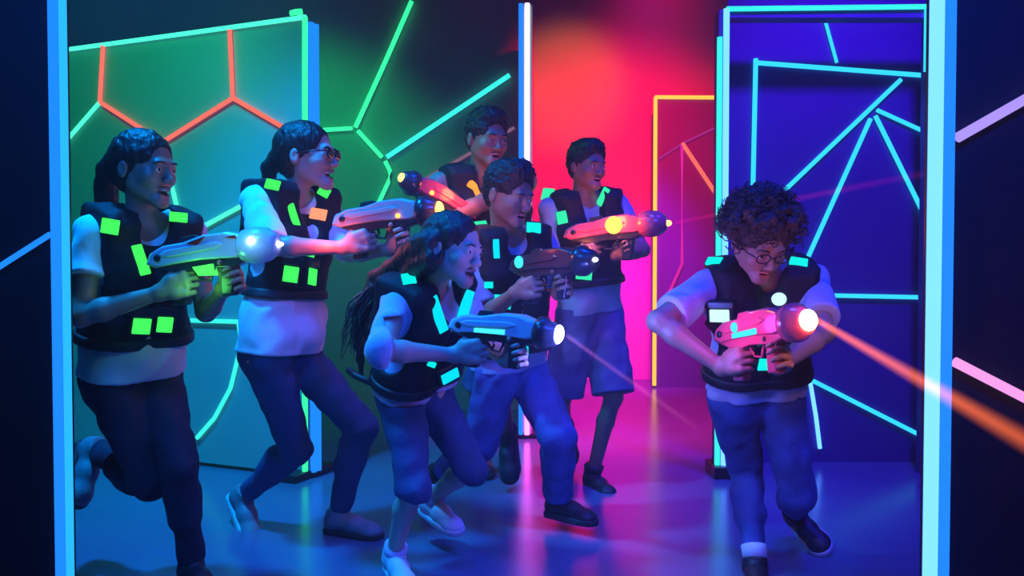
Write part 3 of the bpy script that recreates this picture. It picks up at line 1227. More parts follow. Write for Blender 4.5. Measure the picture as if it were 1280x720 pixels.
def shirt(g, m, hem=.02, sleeve=(.55, .55), name='t_shirt', neck_r=.070, wr=.0045, loose=.0, seed=2, h=.0062, vneck=.0, flare=.0):
    s = g.s
    gi = s * g.cfg.get('girth', 1.0)
    prims = [(t.grow(.014 + loose), .03) for t in g.torso] + [(t.grow(.009), .03) for t in g.should]
    if flare:
        prims.append((Ell(g.pel + g.spine * g.TL * (hem + .12), (.155 * gi + flare, .135 * gi + flare, .11), rot_rows(g.cfg['yaw_h'])), .05))
    for q, sl in zip('LR', sleeve):
        if sl <= 1:
            e = g.S[q] + (g.E[q] - g.S[q]) * sl
            d = nz(g.E[q] - g.S[q])
            prims.append((Cone(g.S[q], e + d * .03, .052 * gi + .009, .048 * gi + .018), .02))
        else:
            prims.append((Cone(g.S[q], g.E[q], .052 * gi + .010, .040 * gi + .014), .02))
            e = g.E[q] + (g.W[q] - g.E[q]) * (sl - 1)
            d = nz(g.W[q] - g.E[q])
            prims.append((Cone(g.E[q], e + d * .03, .040 * gi + .014, .034 * gi + .012), .02))
    lo, hi = bounds([p for p, _ in prims], .03)
    f = Field(lo, hi, h)
    for p, k in prims:
        f.apply(p, k)
    f.wrinkle(wr, 48, seed, (1, 1, .9))
    Z = g.pel + g.spine * g.TL * hem
    f.cut(Z, g.spine * -1, .004, Z - .35, Z + .35)
    for q, sl in zip('LR', sleeve):
        if sl <= 1:
            e, d = g.S[q] + (g.E[q] - g.S[q]) * sl, nz(g.E[q] - g.S[q])
        else:
            e, d = g.E[q] + (g.W[q] - g.E[q]) * (sl - 1), nz(g.W[q] - g.E[q])
        c = e + d * .08
        f.cut(e, d, .004, c - .10 * s, c + .10 * s)
    nk = g.neck
    f.apply(Cone(nk - g.spine * .0 + g.fs * .012, nk + g.spine * .15 + g.fs * .03, neck_r * s, neck_r * 1.1 * s), .006, 'sub')
    if vneck:
        f.apply(Cone(nk + g.fs * .07 * s, nk - g.spine * vneck + g.fs * .14 * s, .05 * s, .012 * s), .004, 'sub')
    v, q = f.mesh()
    return mesh_np(name, v, q, m, g.root)


def vest(g, hem=.22, m=VEST, loose=0.0, vdepth=.20, vwid=.040, h=.006, pads=True, arm_r=.070, seed=4, belt=True, vshape=True, sides=.150):
    s = g.s
    nk, sp, fs, ls = g.neck, g.spine, g.fs, g.ls
    gr = .031 + loose
    prims = [(t.grow(gr), .03) for t in g.torso[0:]]
    for q in 'LR':
        sg = 1 if q == 'L' else -1
        mid = nk * .42 + g.S[q] * .58
        prims.append((Box(mid + sp * .030 * s - fs * .004, (.066 * s, .098 * s, .030 * s), np.array([nz(g.S[q] - nk + sp * .02), fs, sp]), .02), .03))
        prims.append((Box(nk + ls * sg * .098 * s - sp * .10 * s + fs * .085 * s, (.052 * s, .030 * s, .11 * s), np.array([ls, fs, sp]), .018), .03))
        prims.append((Box(nk + ls * sg * .090 * s - sp * .10 * s - fs * .070 * s, (.065 * s, .035 * s, .11 * s), np.array([ls, fs, sp]), .018), .03))
    lo, hi = bounds([p for p, _ in prims], .03)
    f = Field(lo, hi, h)
    for p, k in prims:
        f.apply(p, k)
    f.wrinkle(.0016, 60, seed)
    Z = g.pel + sp * g.TL * hem
    f.cut(Z, -sp, .008, Z - .4, Z + .4)
    f.apply(Cone(nk - sp * .02 * s + fs * .010, nk + sp * .2 + fs * .03, .074 * s, .085 * s), .008, 'sub')
    if vshape:
        f.apply(Cone(nk + fs * .09 * s, nk - sp * vdepth * s + fs * .165 * s, vwid * 1.35 * s, vwid * .35 * s), .006, 'sub')
        f.apply(Cone(nk - sp * .02 * s + fs * .05 * s, nk - sp * .05 * s + fs * .17 * s, .055 * s, .05 * s), .006, 'sub')
    if sides:
        for sg in (-1, 1):
            b0_ = nk - sp * .19 * s + ls * sg * (sides) * s
            b1_ = Z + sp * (.075 + .055 * s) + ls * sg * (sides - .005) * s
            f.apply(Cone(b0_, b1_, .060 * s, .055 * s), .010, 'sub')
            f.apply(Cone(b0_ - fs * .05, b1_ - fs * .05, .050 * s, .045 * s), .010, 'sub')
    # front opening seam and armholes
    f.apply(Box(nk - sp * .30 * s + fs * .16 * s, (.0035 * s, .06 * s, .30 * s), np.array([ls, fs, sp]), .001), .004, 'sub')
    for q in 'LR':
        sg = 1 if q == 'L' else -1
        e = g.E[q]
        d = nz(e - g.S[q])
        a = g.S[q] + ls * sg * .022 * s - sp * .035 * s
        f.apply(Cone(a, a + d * .16, arm_r * s, arm_r * s), .010, 'sub')
        a2 = g.S[q] + ls * sg * .035 * s - sp * .06 * s
        f.apply(Cone(a2, a2 - sp * .04 * s + ls * sg * .05, (arm_r - .012) * s, arm_r * s), .010, 'sub')
    v, q = f.mesh()
    o = mesh_np('vest', v, q, m, g.root)
    g.vest = o
    g.vv, g.vq = v, q
    g.bvh = surface(v, q)
    if belt:
        pr = [(t.grow(gr + .007), .03) for t in g.torso[0:]]
        lo, hi = bounds([p for p, _ in pr], .03)
        fb = Field(lo, hi, h)
        for p, k in pr:
            fb.apply(p, k)
        c = Z + sp * .018
        fb.cut(c + sp * .017, sp, .004)
        fb.cut(c - sp * .017, -sp, .004)
        v2, q2 = fb.mesh()
        if len(q2):
            mesh_np('waist_belt', v2, q2, STRAP, o)
    return o


def panel(g, u, v, wpx, hpx, col, rot=0, pouch=False, name='light_panel', deep=.006, rnd=False, on=None):
    """a glowing patch sewn on the vest where the ray through (u, v) meets it, square to the cloth"""
    bvh = on or g.bvh
    r = nz(ray(u, v))
    hit, n, i, d = bvh.ray_cast(Vector(CAM), Vector(r))
    if hit is None:
        near = CAM + r * np.linalg.norm(g.neck - CAM)
        hit, n, i, d = bvh.find_nearest(Vector(near))
        print('PANEL missed', g.root['label'][:20], u, v, 'nearest', to_px(np.array(hit)).round())
    hit, n = np.array(hit), np.array(n)
    if np.dot(n, r) > 0:
        n = -n
    # smooth the normal over a few neighbours
    acc = n.copy()
    for du, dv in ((-6, 0), (6, 0), (0, -6), (0, 6)):
        h2, n2, _, _ = bvh.ray_cast(Vector(CAM), Vector(nz(ray(u + du, v + dv))))
        if h2 is not None and np.linalg.norm(np.array(h2) - hit) < .06:
            n2 = np.array(n2)
            acc += n2 if np.dot(n2, n) > 0 else -n2
    n = nz(acc)
    n = nz(n - .35 * r)
    dist = np.linalg.norm(hit - CAM)
    k = dist / F
    up = nz(UPV - n * np.dot(UPV, n))
    sd = np.cross(up, n)
    a = math.radians(rot)
    x = sd * math.cos(a) + up * math.sin(a)
    y = -sd * math.sin(a) + up * math.cos(a)
    R = np.array([x, y, np.cross(x, y)])
    out = R[2] if np.dot(R[2], n) > 0 else -R[2]
    W_, H_ = wpx * k, hpx * k
    if pouch:
        bm = bmesh.new()
        c = hit + out * .010 + y * H_ * .25
        bm_box(bm, c, R, (W_ * 1.45, H_ * 1.9, .045))
        po = obj_bm('pouch', bm, VEST, g.vest, bevel=.009)
        bm = bmesh.new()
        bm_box(bm, c + y * H_ * .62 + out * .026, R, (W_ * 1.5, H_ * .55, .010))
        obj_bm('buckle', bm, PLASTIC, g.vest, bevel=.003)
        hit = hit + out * .032
    bm = bmesh.new()
    if rnd:
        bm_ball(bm, hit + out * deep * .5, (W_ / 2, H_ / 2, deep * 1.6), R)
    else:
        bm_box(bm, hit + out * deep * .4, R, (W_, H_, deep * 1.7))
    o = obj_bm(name, bm, PANEL[col] if isinstance(col, str) else col, g.vest, smooth=rnd, bevel=0 if rnd else .0022)
    return o


def shoe(g, q, up_m, sole_m, high=False, lace_m=None):
    A, R = g.foot[q]
    s = g.s * g.cfg.get('shoe_s', 1.0)
    sd, fd, up = R

    def w(a, b, c):
        return A + (sd * a + fd * b + up * c) * s
    RR = np.array([sd, fd, up])
    pr = [(Ell(w(0, -.022, -.040), np.array((.038, .042, .045)) * s, RR), .0),
          (Cone(w(0, -.012, -.03), w(0, .070, -.040), .038 * s, .036 * s), .02),
          (Cone(w(0, .070, -.045), w(.002, .135, -.056), .038 * s, .033 * s), .02),
          (Ell(w(.002, .140, -.058), np.array((.043, .048, .026)) * s, RR), .02),
          (Cone(w(0, -.004, -.02), w(0, -.006, .012 + .035 * high), .041 * s, .041 * s), .02)]
    lo, hi = bounds([p for p, _ in pr], .02)
    f = Field(lo, hi, .0042)
    for p, k in pr:
        f.apply(p, max(k, .002))
    f.cut(w(0, 0, -.068), -up, .003)
    f.cut(w(0, 0, .014 + .035 * high), up, .004)
    v, qd = f.mesh()
    o = mesh_np('shoe', v, qd, up_m, g.root)
    pr = [(Cone(w(0, -.028, -.072), w(.003, .120, -.072), .040 * s, .048 * s), 0), (Cone(w(.003, .12, -.072), w(.002, .150, -.070), .048 * s, .044 * s), .01)]
    lo, hi = bounds([p for p, _ in pr], .02)
    f = Field(lo, hi, .0042)
    for p, k in pr:
        f.apply(p, max(k, .002))
    f.cut(w(0, 0, -.086), -up, .003)
    f.cut(w(0, 0, -.060), up, .003)
    v, qd = f.mesh()
    mesh_np('sole', v, qd, sole_m, o)
    if lace_m:
        bm = bmesh.new()
        for i in range(4):
            b = .030 + i * .022
            zz = -.006 - i * .0095
            bm_path(bm, [w(-.022, b, zz - .010), w(0, b + .004, zz + .0015), w(.022, b, zz - .010)], .0028 * s, 6)
        obj_bm('laces', bm, lace_m, o, smooth=True)
    return o


def sock(g, q, m, hi_=.80):
    K, A = g.K[q], g.A[q]
    bm = bmesh.new()
    c0 = K + (A - K) * hi_
    d = nz(A - K)
    bm_revolve(bm, c0, frame(d), [(0, .045 * g.s), (.02, .044 * g.s), (np.linalg.norm(A - c0) * .9, .041 * g.s)], 20)
    return obj_bm('sock', bm, m, g.root, smooth=True)


# ------------------------------------------------------------------ blasters
SH_WHITE = mat('blaster_white_shell', (.62, .68, .76), rough=.28, var=.05, coat=.3)
SH_GREY = mat('blaster_grey_shell', (.50, .47, .45), rough=.3, var=.08, coat=.3)
SH_DARK = mat('blaster_black_shell', (.03, .03, .04), rough=.3, var=.15, coat=.3)
SH_RED = mat('blaster_red_or_lit_shell', (.70, .10, .16), rough=.25, var=.08, coat=.4)  # also holds the red light on the tall man's blaster as colour
TRIM_RED = mat('blaster_red_trim', (.55, .02, .02), rough=.3)
CLEARISH = mat('blaster_frosted_dome', (.55, .70, .80), rough=.2, coat=.6)
GLOW = {
    'white': emit('muzzle_white', (.85, .95, 1.0), 14),
    'blue': emit('muzzle_blue_white', (.75, .8, 1.0), 30),
    'orange': emit('muzzle_orange', (1.0, .42, .05), 9),
    'warm': emit('muzzle_warm', (1.0, .60, .22), 16),
    'green': emit('window_green', (.08, .95, .12), 1.3),
    'aqua': emit('window_aqua', (.05, .75, .9), 1.4),
    'red': emit('window_red', (1.0, .12, .05), 2.0),
    'ember': emit('window_ember', (1.0, .30, .03), 6),
}


class Gun:
    """geometry of a blaster from its grip point: R rows forward / left / up"""
    def __init__(s, grip, aim, sc=1.0, up=(0, 0, 1)):
        s.g, s.sc = np.asarray(grip, float), sc
        s.R = frame(np.asarray(aim) - s.g, up)

    def w(s, x, y, z):
        return s.g + (s.R[0] * x + s.R[1] * y + s.R[2] * z) * s.sc


def blaster(G_, label, shell, lower, muzzle, front='dome', window=None, win2=None, decal=False, group=None, mz=.5, lens_r=.020):
    w, R, c = G_.w, G_.R, G_.sc
    root = thing('laser_blaster', G_.g, label, 'toy blaster', group)

    def ex(name, poly, y, wd, m, par=root):
        bm = bmesh.new()
        bm_extrude(bm, [(a * c, b * c) for a, b in poly], G_.g + R[1] * y * c, R, wd * c)
        return obj_bm(name, bm, m, par, bevel=.003)
    sh = ex('shell', [(-.135, .045), (-.120, .078), (-.075, .098), (.00, .104), (.07, .122), (.15, .126), (.205, .112),
                      (.225, .085), (.225, .055), (.18, .046), (.06, .048), (-.04, .040), (-.10, .032)], 0, .070, shell)
    ex('lower_frame', [(-.12, .036), (-.04, .046), (.06, .054), (.20, .052), (.215, .036), (.16, .020), (.05, .022), (.00, .012), (-.06, .016)],
       0, .052, lower)
    ex('grip', [(-.045, .025), (.012, .025), (.004, -.03), (-.012, -.085), (-.060, -.085), (-.052, -.03)], 0, .036, lower)
    ex('fore_grip', [(.115, .03), (.165, .03), (.160, -.02), (.150, -.065), (.112, -.065), (.112, -.02)], 0, .036, lower)
    bm = bmesh.new()
    bm_path(bm, [w(.015, 0, .018), w(.040, 0, -.012), (w(.070, 0, -.015)), w(.085, 0, .022)], .0045 * c, 8)
    obj_bm('trigger_guard', bm, lower, root, smooth=True)
    bm = bmesh.new()
    bm_path(bm, [w(.040, 0, .02), w(.046, 0, .005), w(.040, 0, -.008)], .005 * c, 8)
    obj_bm('trigger', bm, PLASTIC, root, smooth=True)
    # side ridges and sight
    for y in (-1, 1):
        ex('side_rib', [(-.08, .070), (-.06, .082), (.12, .098), (.14, .090), (.12, .080), (-.05, .062)], y * .034, .012, shell)
        bm = bmesh.new()
        bm_revolve(bm, w(-.085, y * .034, .062), np.array([R[1] * y, R[0], R[2]]), [(0, .011 * c), (.006 * c, .011 * c), (.008 * c, .007 * c)], 16)
        obj_bm('screw_cap', bm, PLASTIC, root, smooth=False)
    ex('sight', [(-.03, .100), (-.02, .122), (.03, .126), (.045, .112)], 0, .022, lower)
    if decal:
        ex('decal', [(.02, .100), (.085, .116), (.055, .092)], -.0375, .004, TRIM_RED)
        ex('decal', [(.15, .108), (.185, .114), (.19, .102)], -.0375, .004, TRIM_RED)
    if front == 'dome':
        bm = bmesh.new()
        bm_revolve(bm, w(.185, 0, .080), R, [(0, .040 * c), (.01 * c, .050 * c), (.05 * c, .056 * c), (.085 * c, .050 * c), (.11 * c, .034 * c), (.118 * c, .022 * c)], 28)
        obj_bm('sensor_dome', bm, CLEARISH if shell is SH_WHITE else shell, root, smooth=True, bevel=0)
        mx = .305
    else:
        bm = bmesh.new()
        bm_revolve(bm, w(.205, 0, .075), R, [(0, .045 * c), (.01 * c, .056 * c), (.035 * c, .056 * c), (.05 * c, .046 * c), (.075 * c, .036 * c), (.08 * c, .030 * c)], 28)
        obj_bm('muzzle_collar', bm, lower, root, smooth=True)
        mx = .285
    bm = bmesh.new()
    bm_ball(bm, w(mx, 0, .078), (.016 * c, lens_r * c, lens_r * c), R)
    obj_bm('muzzle_lens', bm, GLOW[muzzle], root, smooth=True)
    if window:
        for y in (-1, 1):
            ex('light_window', [(.03, .028), (.10, .034), (.105, -.002), (.05, .0)] if window == 'green' else [(-.02, .060), (.10, .070), (.10, .052), (-.02, .045)],
               y * (.030 if window == 'green' else .034), .010, GLOW[window])
    if win2:
        x, z, rr, col = win2
        for y in (-1, 1):
            bm = bmesh.new()
            bm_ball(bm, w(x, y * (.056 if front == 'dome' and x > .19 else .040), z), (rr * c, .008 * c, rr * c), R)
            obj_bm('hit_light', bm, GLOW[col], root, smooth=True)
    G_.muzzle = w(mx + .03, 0, .078)
    G_.root = root
    return G_


def grip_hands(G_, cfg, left_at=(.135, -.02), lh='side', rd=None):
    """wrist positions and hand directions for both hands on the blaster"""
    R, c = G_.R, G_.sc
    d = nz(R[0] * .85 + R[2] * .25 + R[1] * .15)
    n = nz(R[1] - d * np.dot(R[1], d))
    cfg['handR'] = (d, n)
    cfg['wristR'] = G_.w(-.02, -.030, -.025) - d * .062
    if lh == 'side':
        d = nz(R[0] * .8 - R[1] * .25 + R[2] * .35)
        n = nz(-R[1] - d * np.dot(-R[1], d))
        cfg['wristL'] = G_.w(left_at[0], .030, left_at[1]) - d * .062
    else:
        d = nz(R[0] * .55 - R[1] * .65 + R[2] * .2)
        n = nz(R[2] - d * np.dot(R[2], d))
        cfg['wristL'] = G_.w(left_at[0], .03, .0) - d * .055
    cfg['handL'] = (d, n)
# ------------------------------------------------------------------ 1. woman at the far left, ponytail, running
c = dict(s=1.0, leg=.84, h=.0040, skin=SKIN['a'], hair=HAIR['dark'], pelvis=(166, 462, 2.92), neck=(180, 272, 2.84), yaw_h=-35, yaw_s=-45,
         head=(181, 212, 2.78), hrot=(-22, -4, 0), hs=1.03, mouth=.9,
         elbowR=(106, 386), elbowL=(256, 388),
         ankleL=(240, 703, 2.90), toeL=(262, 735, 2.78), kneeL=(226, 592), flatL=True,
         ankleR=(122, 563, 3.08), toeR=(108, 606, 3.02), kneeR=(180, 597), curlR=1.15, curlL=1.2)
gun = Gun(P(238, 346, 2.68), P(356, 338, 2.60), 1.0)
grip_hands(gun, c, (.135, -.02))
g = person('person', 'woman with a dark ponytail and white t-shirt running at the far left, aiming a blaster', c)
hair_cap(g, 'pulled', HAIR['dark'], [(Ell(g.w(0, -.112, .030), (.030, .030, .034)), .02)] +
         [(p, .015) for p, _ in lock([g.w(0, -.115, .03), g.w(.004, -.150, -.005), g.w(.01, -.165, -.06), g.w(.01, -.160, -.12)], .034, .034)] +
         [(p, .015) for p, _ in lock([g.w(.01, -.158, -.10), g.w(.006, -.150, -.16), g.w(.0, -.14, -.20)], .034, .010)])
trousers(g, DENIM_DK, (.97, .97), waist=.04, name='jeans', flare=.55)
shirt(g, C_WHITE, hem=-.02, sleeve=(.55, .55), flare=.012)
vest(g, hem=.20)
for a in ((138, 283, 19, 17, 'green', -10), (223, 272, 20, 12, 'green', -4), (176, 325, 12, 36, 'green', 14)):
    panel(g, *a)
panel(g, 172, 405, 20, 18, 'green', -4, pouch=True)
panel(g, 203, 402, 17, 18, 'green', -4, pouch=True)
panel(g, 166, 380, 9, 14, 'aqua', -4, name='clip')
for q in 'LR':
    shoe(g, q, SHOE_G if q == 'R' else SHOE_D, SOLE_D, lace_m=LACE)
blaster(gun, 'white and pale blue blaster with green window held by the woman at the far left', SH_WHITE, SH_DARK, 'white', 'dome',
        'green', (.245, .092, .010, 'white'), decal=True, lens_r=.007)
point('blaster_or_fill_glow', gun.w(.25, -.12, .09), (.25, .65, 1.0), .5, .08)  # added fill beside the blaster to brighten its shell, not at the muzzle
point('window_glow', gun.w(.07, -.08, -.03), (.1, 1, .15), .5)

# ------------------------------------------------------------------ 2. woman with sunglasses
c = dict(s=1.04, leg=.90, h=.0048, skin=SKIN['c'], hair=HAIR['dark'], pelvis=(352, 436, 3.42), neck=(366, 240, 3.42), yaw_h=-25, yaw_s=-38,
         head=(384, 196, 3.38), hrot=(-12, 2, 0), hs=1.08, mouth=1.0,
         elbowR=(352, 305), elbowL=(432, 345),
         ankleR=(307, 618, 3.62), toeR=(322, 684, 3.52), kneeR=(382, 575),
         ankleL=(424, 640, 3.50), toeL=(478, 678, 3.42), kneeL=(460, 552), flatL=True)
gun = Gun(P(460, 294, 3.16), P(550, 289, 3.08), .97)
grip_hands(gun, c, (.12, -.03))
g = person('person', 'woman in dark sunglasses and a loose white shirt, arms stretched out with a grey blaster', c)
hair_cap(g, 'pulled', HAIR['dark'], [(Ell(g.w(0, -.110, -.01), (.028, .028, .03)), .02)] +
         [(p, .015) for p, _ in lock([g.w(0, -.110, .0), g.w(.004, -.145, -.03), g.w(.01, -.150, -.08), g.w(.01, -.125, -.13)], .036, .020)])
sg_ = []
bm = bmesh.new()
sc_ = g.s * 1.08
for k in (-1, 1):
    bm_ball(bm, g.w(k * .031, .099, .002), np.array((.027, .005, .019)) * sc_, g.hR)
gl = obj_bm('sunglasses', bm, GLASS_DK, g.root, smooth=True)
bm = bmesh.new()
bm_path(bm, [g.w(-.010, .104, .006), g.w(.010, .104, .006)], .003, 6)
for k in (-1, 1):
    bm_path(bm, [g.w(k * .056, .098, .008), g.w(k * .076, .07, .008), g.w(k * .084, .0, .004)], .0028, 6)
obj_bm('glasses_frame', bm, PLASTIC, gl, smooth=True)
trousers(g, DENIM, (.95, .93), waist=.04, name='jeans', flare=.5)
shirt(g, C_WHITE, hem=-.02, sleeve=(.95, .95), name='shirt', flare=.02, loose=.006, vneck=.08)
vest(g, hem=.33)
for a in ((341, 231, 18, 12, 'green', -12), (367, 272, 10, 42, 'green', 12), (398, 268, 20, 14, 'orange', -10), (405, 240, 14, 12, 'green', -30), (386, 317, 14, 9, 'green', -8)):
    panel(g, *a)
panel(g, 360, 343, 18, 19, 'green', -8, pouch=True)
panel(g, 381, 346, 15, 20, 'green', -8, pouch=True)
for q in 'LR':
    shoe(g, q, SHOE_G, SOLE_D if q == 'L' else SOLE_W, lace_m=LACE)
blaster(gun, 'grey blaster with black underside lit orange at its muzzle, held by the woman in sunglasses', SH_GREY, SH_DARK, 'orange', 'collar',
        None, (.14, .062, .008, 'ember'), lens_r=.030)
point('blaster_or_fill_glow', gun.muzzle + V(0, -.02, 0), (1, .22, .03), 2.6)
point('blaster_or_fill_glow', gun.w(-.10, -.12, -.02), (1, .08, .04), .9)  # extra red lamp by the rear of the blaster, away from its muzzle

# ------------------------------------------------------------------ 3. tall man at the back
c = dict(s=1.10, leg=.9, h=.0055, male=True, skin=SKIN['b'], hair=HAIR['black'], pelvis=(612, 385, 4.20), neck=(603, 214, 4.12), yaw_h=-60, yaw_s=-75,
         head=(609, 174, 4.04), hrot=(-58, -10, 0), hs=1.0, mouth=.25,
         elbowR=(548, 262), elbowL=(655, 300),
         ankleR=(634, 545, 4.15), toeR=(636, 604, 4.10), kneeR=(628, 500),
         ankleL=(600, 560, 4.55), toeL=(606, 585, 4.4), kneeL=(600, 470))
gun = Gun(P(560, 272, 3.82), P(512, 250, 3.70), .95)
grip_hands(gun, c, (.10, -.02))
g = person('person', 'tall man with short black hair standing at the back of the group, chest lit orange', c)
hair_cap(g, 'short', HAIR['black'])
trousers(g, TWILL, (-.02, -.02), waist=.04, name='shorts', flare=1.6)
shirt(g, C_RED, hem=-.02, sleeve=(.6, .6))
vest(g, hem=.16, loose=.004)
for a in ((597, 243, 7, 38, 'fire', 24), (590, 232, 8, 12, 'fire', 60)):
    panel(g, *a)
for q in 'LR':
    sock(g, q, SHOE_D, .85)
    shoe(g, q, SHOE_D, SOLE_D)
blaster(gun, 'red-lit blaster of the tall man at the back, pointing left behind the grey one', SH_RED, SH_DARK, 'orange', 'collar', None, (.14, .062, .010, 'ember'))
point('blaster_or_fill_glow', P(585, 240, 3.75), (1, .18, .04), 1.5)  # extra orange lamp in front of the chest, not at the muzzle

# ------------------------------------------------------------------ 4. boy behind the crouching girl
c = dict(s=.98, leg=.80, h=.0044, male=True, skin=SKIN['b'], hair=HAIR['black'], pelvis=(640, 455, 3.55), neck=(633, 292, 3.50), yaw_h=-40, yaw_s=-62,
         head=(636, 244, 3.42), hrot=(-42, -16, 0), hs=1.05, mouth=.25,
         elbowR=(606, 385), elbowL=(708, 365),
         ankleL=(698, 622, 3.58), toeL=(746, 655, 3.46), kneeL=(690, 530), flatL=True,
         ankleR=(552, 592, 3.80), toeR=(540, 640, 3.75), kneeR=(598, 548))
gun = Gun(P(672, 352, 3.17), P(722, 352, 3.03), .95)
grip_hands(gun, c, (.12, -.02))
g = person('person', 'boy with short dark hair bent over a black blaster in the middle of the group', c)
hair_cap(g, 'short', HAIR['black'], [(Ell(g.w(-.02, .035, .115), (.035, .035, .022)), .02), (Ell(g.w(.025, .01, .120), (.035, .04, .02)), .02)])
trousers(g, DENIM_L, (.96, .9), waist=.04, name='jeans', loose=.012)
shirt(g, C_GREYBLUE, hem=-.02, sleeve=(.8, .8), loose=.004)
vest(g, hem=.10)
for a in ((600, 273, 17, 18, 'mint', 18), (667, 285, 18, 14, 'cyan', -5), (620, 311, 8, 24, 'aqua', 3), (611, 356, 11, 8, 'cyan', 0),
          (628, 377, 22, 18, 'cyan', -4), (650, 440, 26, 12, 'aqua', 4)):
    panel(g, *a)
for q in 'LR':
    shoe(g, q, SHOE_D, SOLE_D, high=(q == 'L'))
blaster(gun, 'black blaster with a silver oval light held low by the boy in the middle', SH_DARK, SH_DARK, 'blue', 'collar', None,
        (-.06, .075, .024, 'aqua'), lens_r=.008)

# ------------------------------------------------------------------ 5. crouching girl in front
c = dict(s=.95, leg=.80, h=.0040, skin=SKIN['c'], hair=HAIR['brown'], pelvis=(520, 482, 3.10), neck=(534, 352, 2.93), yaw_h=-30, yaw_s=-38,
         head=(566, 312, 2.82), hrot=(-30, -8, -6), hs=1.05, mouth=.85,
         elbowR=(502, 440), elbowL=(615, 440),
         ankleR=(493, 690, 3.08), toeR=(505, 725, 2.95), kneeR=(512, 600), flatR=True,
         ankleL=(540, 622, 3.34), toeL=(580, 668, 3.20), kneeL=(592, 592))
gun = Gun(P(603, 431, 2.70), P(687, 445, 2.60), .87)
grip_hands(gun, c, (.135, -.02))
g = person('person', 'crouching girl in front with long dark hair and open mouth, aiming a pale blaster', c)
ex_ = []
R_ = g.hR
base = [g.w(-.075, -.045, .01), g.w(-.06, -.085, -.01), g.w(0, -.10, 0), g.w(-.05, -.06, -.05), g.w(-.078, -.02, -.03)]
ends = [((470, 350, 3.02), (446, 410, 3.05), (452, 470, 3.08)), ((492, 340, 3.0), (455, 375, 3.02), (436, 395, 3.03)),
        ((480, 345, 3.05), (462, 420, 3.08), (470, 440, 3.1)), ((488, 360, 2.98), (470, 400, 3.0), (450, 440, 3.0)), ((500, 345, 2.96), (478, 380, 2.98), (464, 420, 3.0))]
hl = []
for i, (b, e) in enumerate(zip(base, ends)):
    pts = [b] + [P(*q) for q in e]
    # smooth path
    pp = []
    for j in range(len(pts) - 1):
        a0_, a1_ = pts[j], pts[j + 1]
        for t in (0, .33, .66):
            pp.append(a0_ * (1 - t) + a1_ * t + V(0, 0, .008 * math.sin(j * 2 + t * 5 + i)))
    pp.append(pts[-1])
    hl += [(p, .02) for p, _ in lock(pp, .036, .008)]
hair_cap(g, 'pulled', HAIR['brown'], hl, h=.0048)
# loose wisps
bm = bmesh.new()
for i in range(26):
    b = P(random.uniform(462, 500), random.uniform(345, 385), 3.0)
    e = P(random.uniform(425, 470), random.uniform(400, 455), 3.02 + random.uniform(-.05, .05))
    m_ = (b + e) / 2 + V(-.03, 0, random.uniform(-.02, .03))
    bm_path(bm, [b, (b + m_) / 2 + V(0, 0, .01), m_, (m_ + e) / 2 + V(-.006, 0, 0), e], [.004, .004, .0035, .0025, .001], 5)
obj_bm('hair_wisps', bm, HAIR['brown'], g.root, smooth=True)
trousers(g, DENIM, (.04, .04), waist=.04, name='denim_capris', flare=.6)
shirt(g, C_LILAC, hem=.02, sleeve=(1.10, 1.10), loose=.004)
vest(g, hem=.10)
for a in ((511, 349, 17, 16, 'cyan', 12), (547, 393, 14, 48, 'aqua', 24), (582, 381, 13, 38, 'aqua', -20)):
    panel(g, *a)
panel(g, 556, 466, 24, 13, 'aqua', 24, pouch=True)
panel(g, 539, 455, 12, 7, 'cyan', -20)
for q in 'LR':
    shoe(g, q, SHOE_W, SOLE_W, lace_m=LACE)
    sock(g, q, C_LILAC, .9)
blaster(gun, 'pale blue blaster with a round black front and blue-white muzzle, held by the crouching girl', SH_WHITE, SH_DARK, 'blue', 'collar', 'aqua', None, lens_r=.032)
point('blaster_or_fill_glow', gun.muzzle + gun.R[0] * .02, (.10, .14, 1.0), 18.0)
beam5 = (gun.muzzle, gun.R[0])
bm = bmesh.new()
bm_path(bm, [P(476, 462, 3.0), P(462, 478, 3.0), P(445, 470, 3.02), P(436, 462, 3.05)], .013, 8)
obj_bm('strap_end', bm, STRAP, g.root, smooth=True)

# ------------------------------------------------------------------ 6. boy in the red bay
c = dict(s=.98, h=.0058, male=True, skin=SKIN['b'], hair=HAIR['black'], pelvis=(737, 385, 4.28), neck=(730, 246, 4.22), yaw_h=-60, yaw_s=-70,
         head=(734, 208, 4.16), hrot=(-55, -6, 0), hs=1.0, mouth=.2,
         elbowR=(690, 318), elbowL=(800, 305),
         ankleL=(741, 592, 4.28), toeL=(764, 612, 4.12), kneeL=(768, 480), flatL=True,
         ankleR=(708, 535, 4.60), toeR=(712, 570, 4.52), kneeR=(703, 478))
gun = Gun(P(745, 308, 3.98), P(836, 303, 3.86), 1.08)
grip_hands(gun, c, (.12, -.02))
g = person('person', 'boy in shorts in the red bay, aiming a glowing orange blaster to the right', c)
hair_cap(g, 'short', HAIR['black'])
trousers(g, TWILL, (-.04, -.04), waist=.04, name='shorts', flare=2.0, loose=.008)
shirt(g, C_SEA, hem=-.03, sleeve=(.7, .7), vneck=.05)
vest(g, hem=.22, vdepth=.24, vwid=.05)
for a in ((685, 243, 22, 15, 'mint', -8), (754, 246, 9, 24, 'mint', -32), (703, 272, 14, 16, 'mint', 10), (730, 342, 20, 15, 'mint', -5), (722, 296, 8, 8, 'mint', 30)):
    panel(g, *a)
for q in 'LR':
    sock(g, q, SHOE_D, .88)
    shoe(g, q, SHOE_D, SOLE_D, high=True)
blaster(gun, 'blaster glowing orange in the hands of the boy in the red bay', SH_RED, SH_DARK, 'orange', 'dome', None, (.09, .082, .036, 'ember'), lens_r=.012)
point('blaster_or_fill_glow', gun.w(.10, -.10, .10), (1, .20, .04), 2.0)
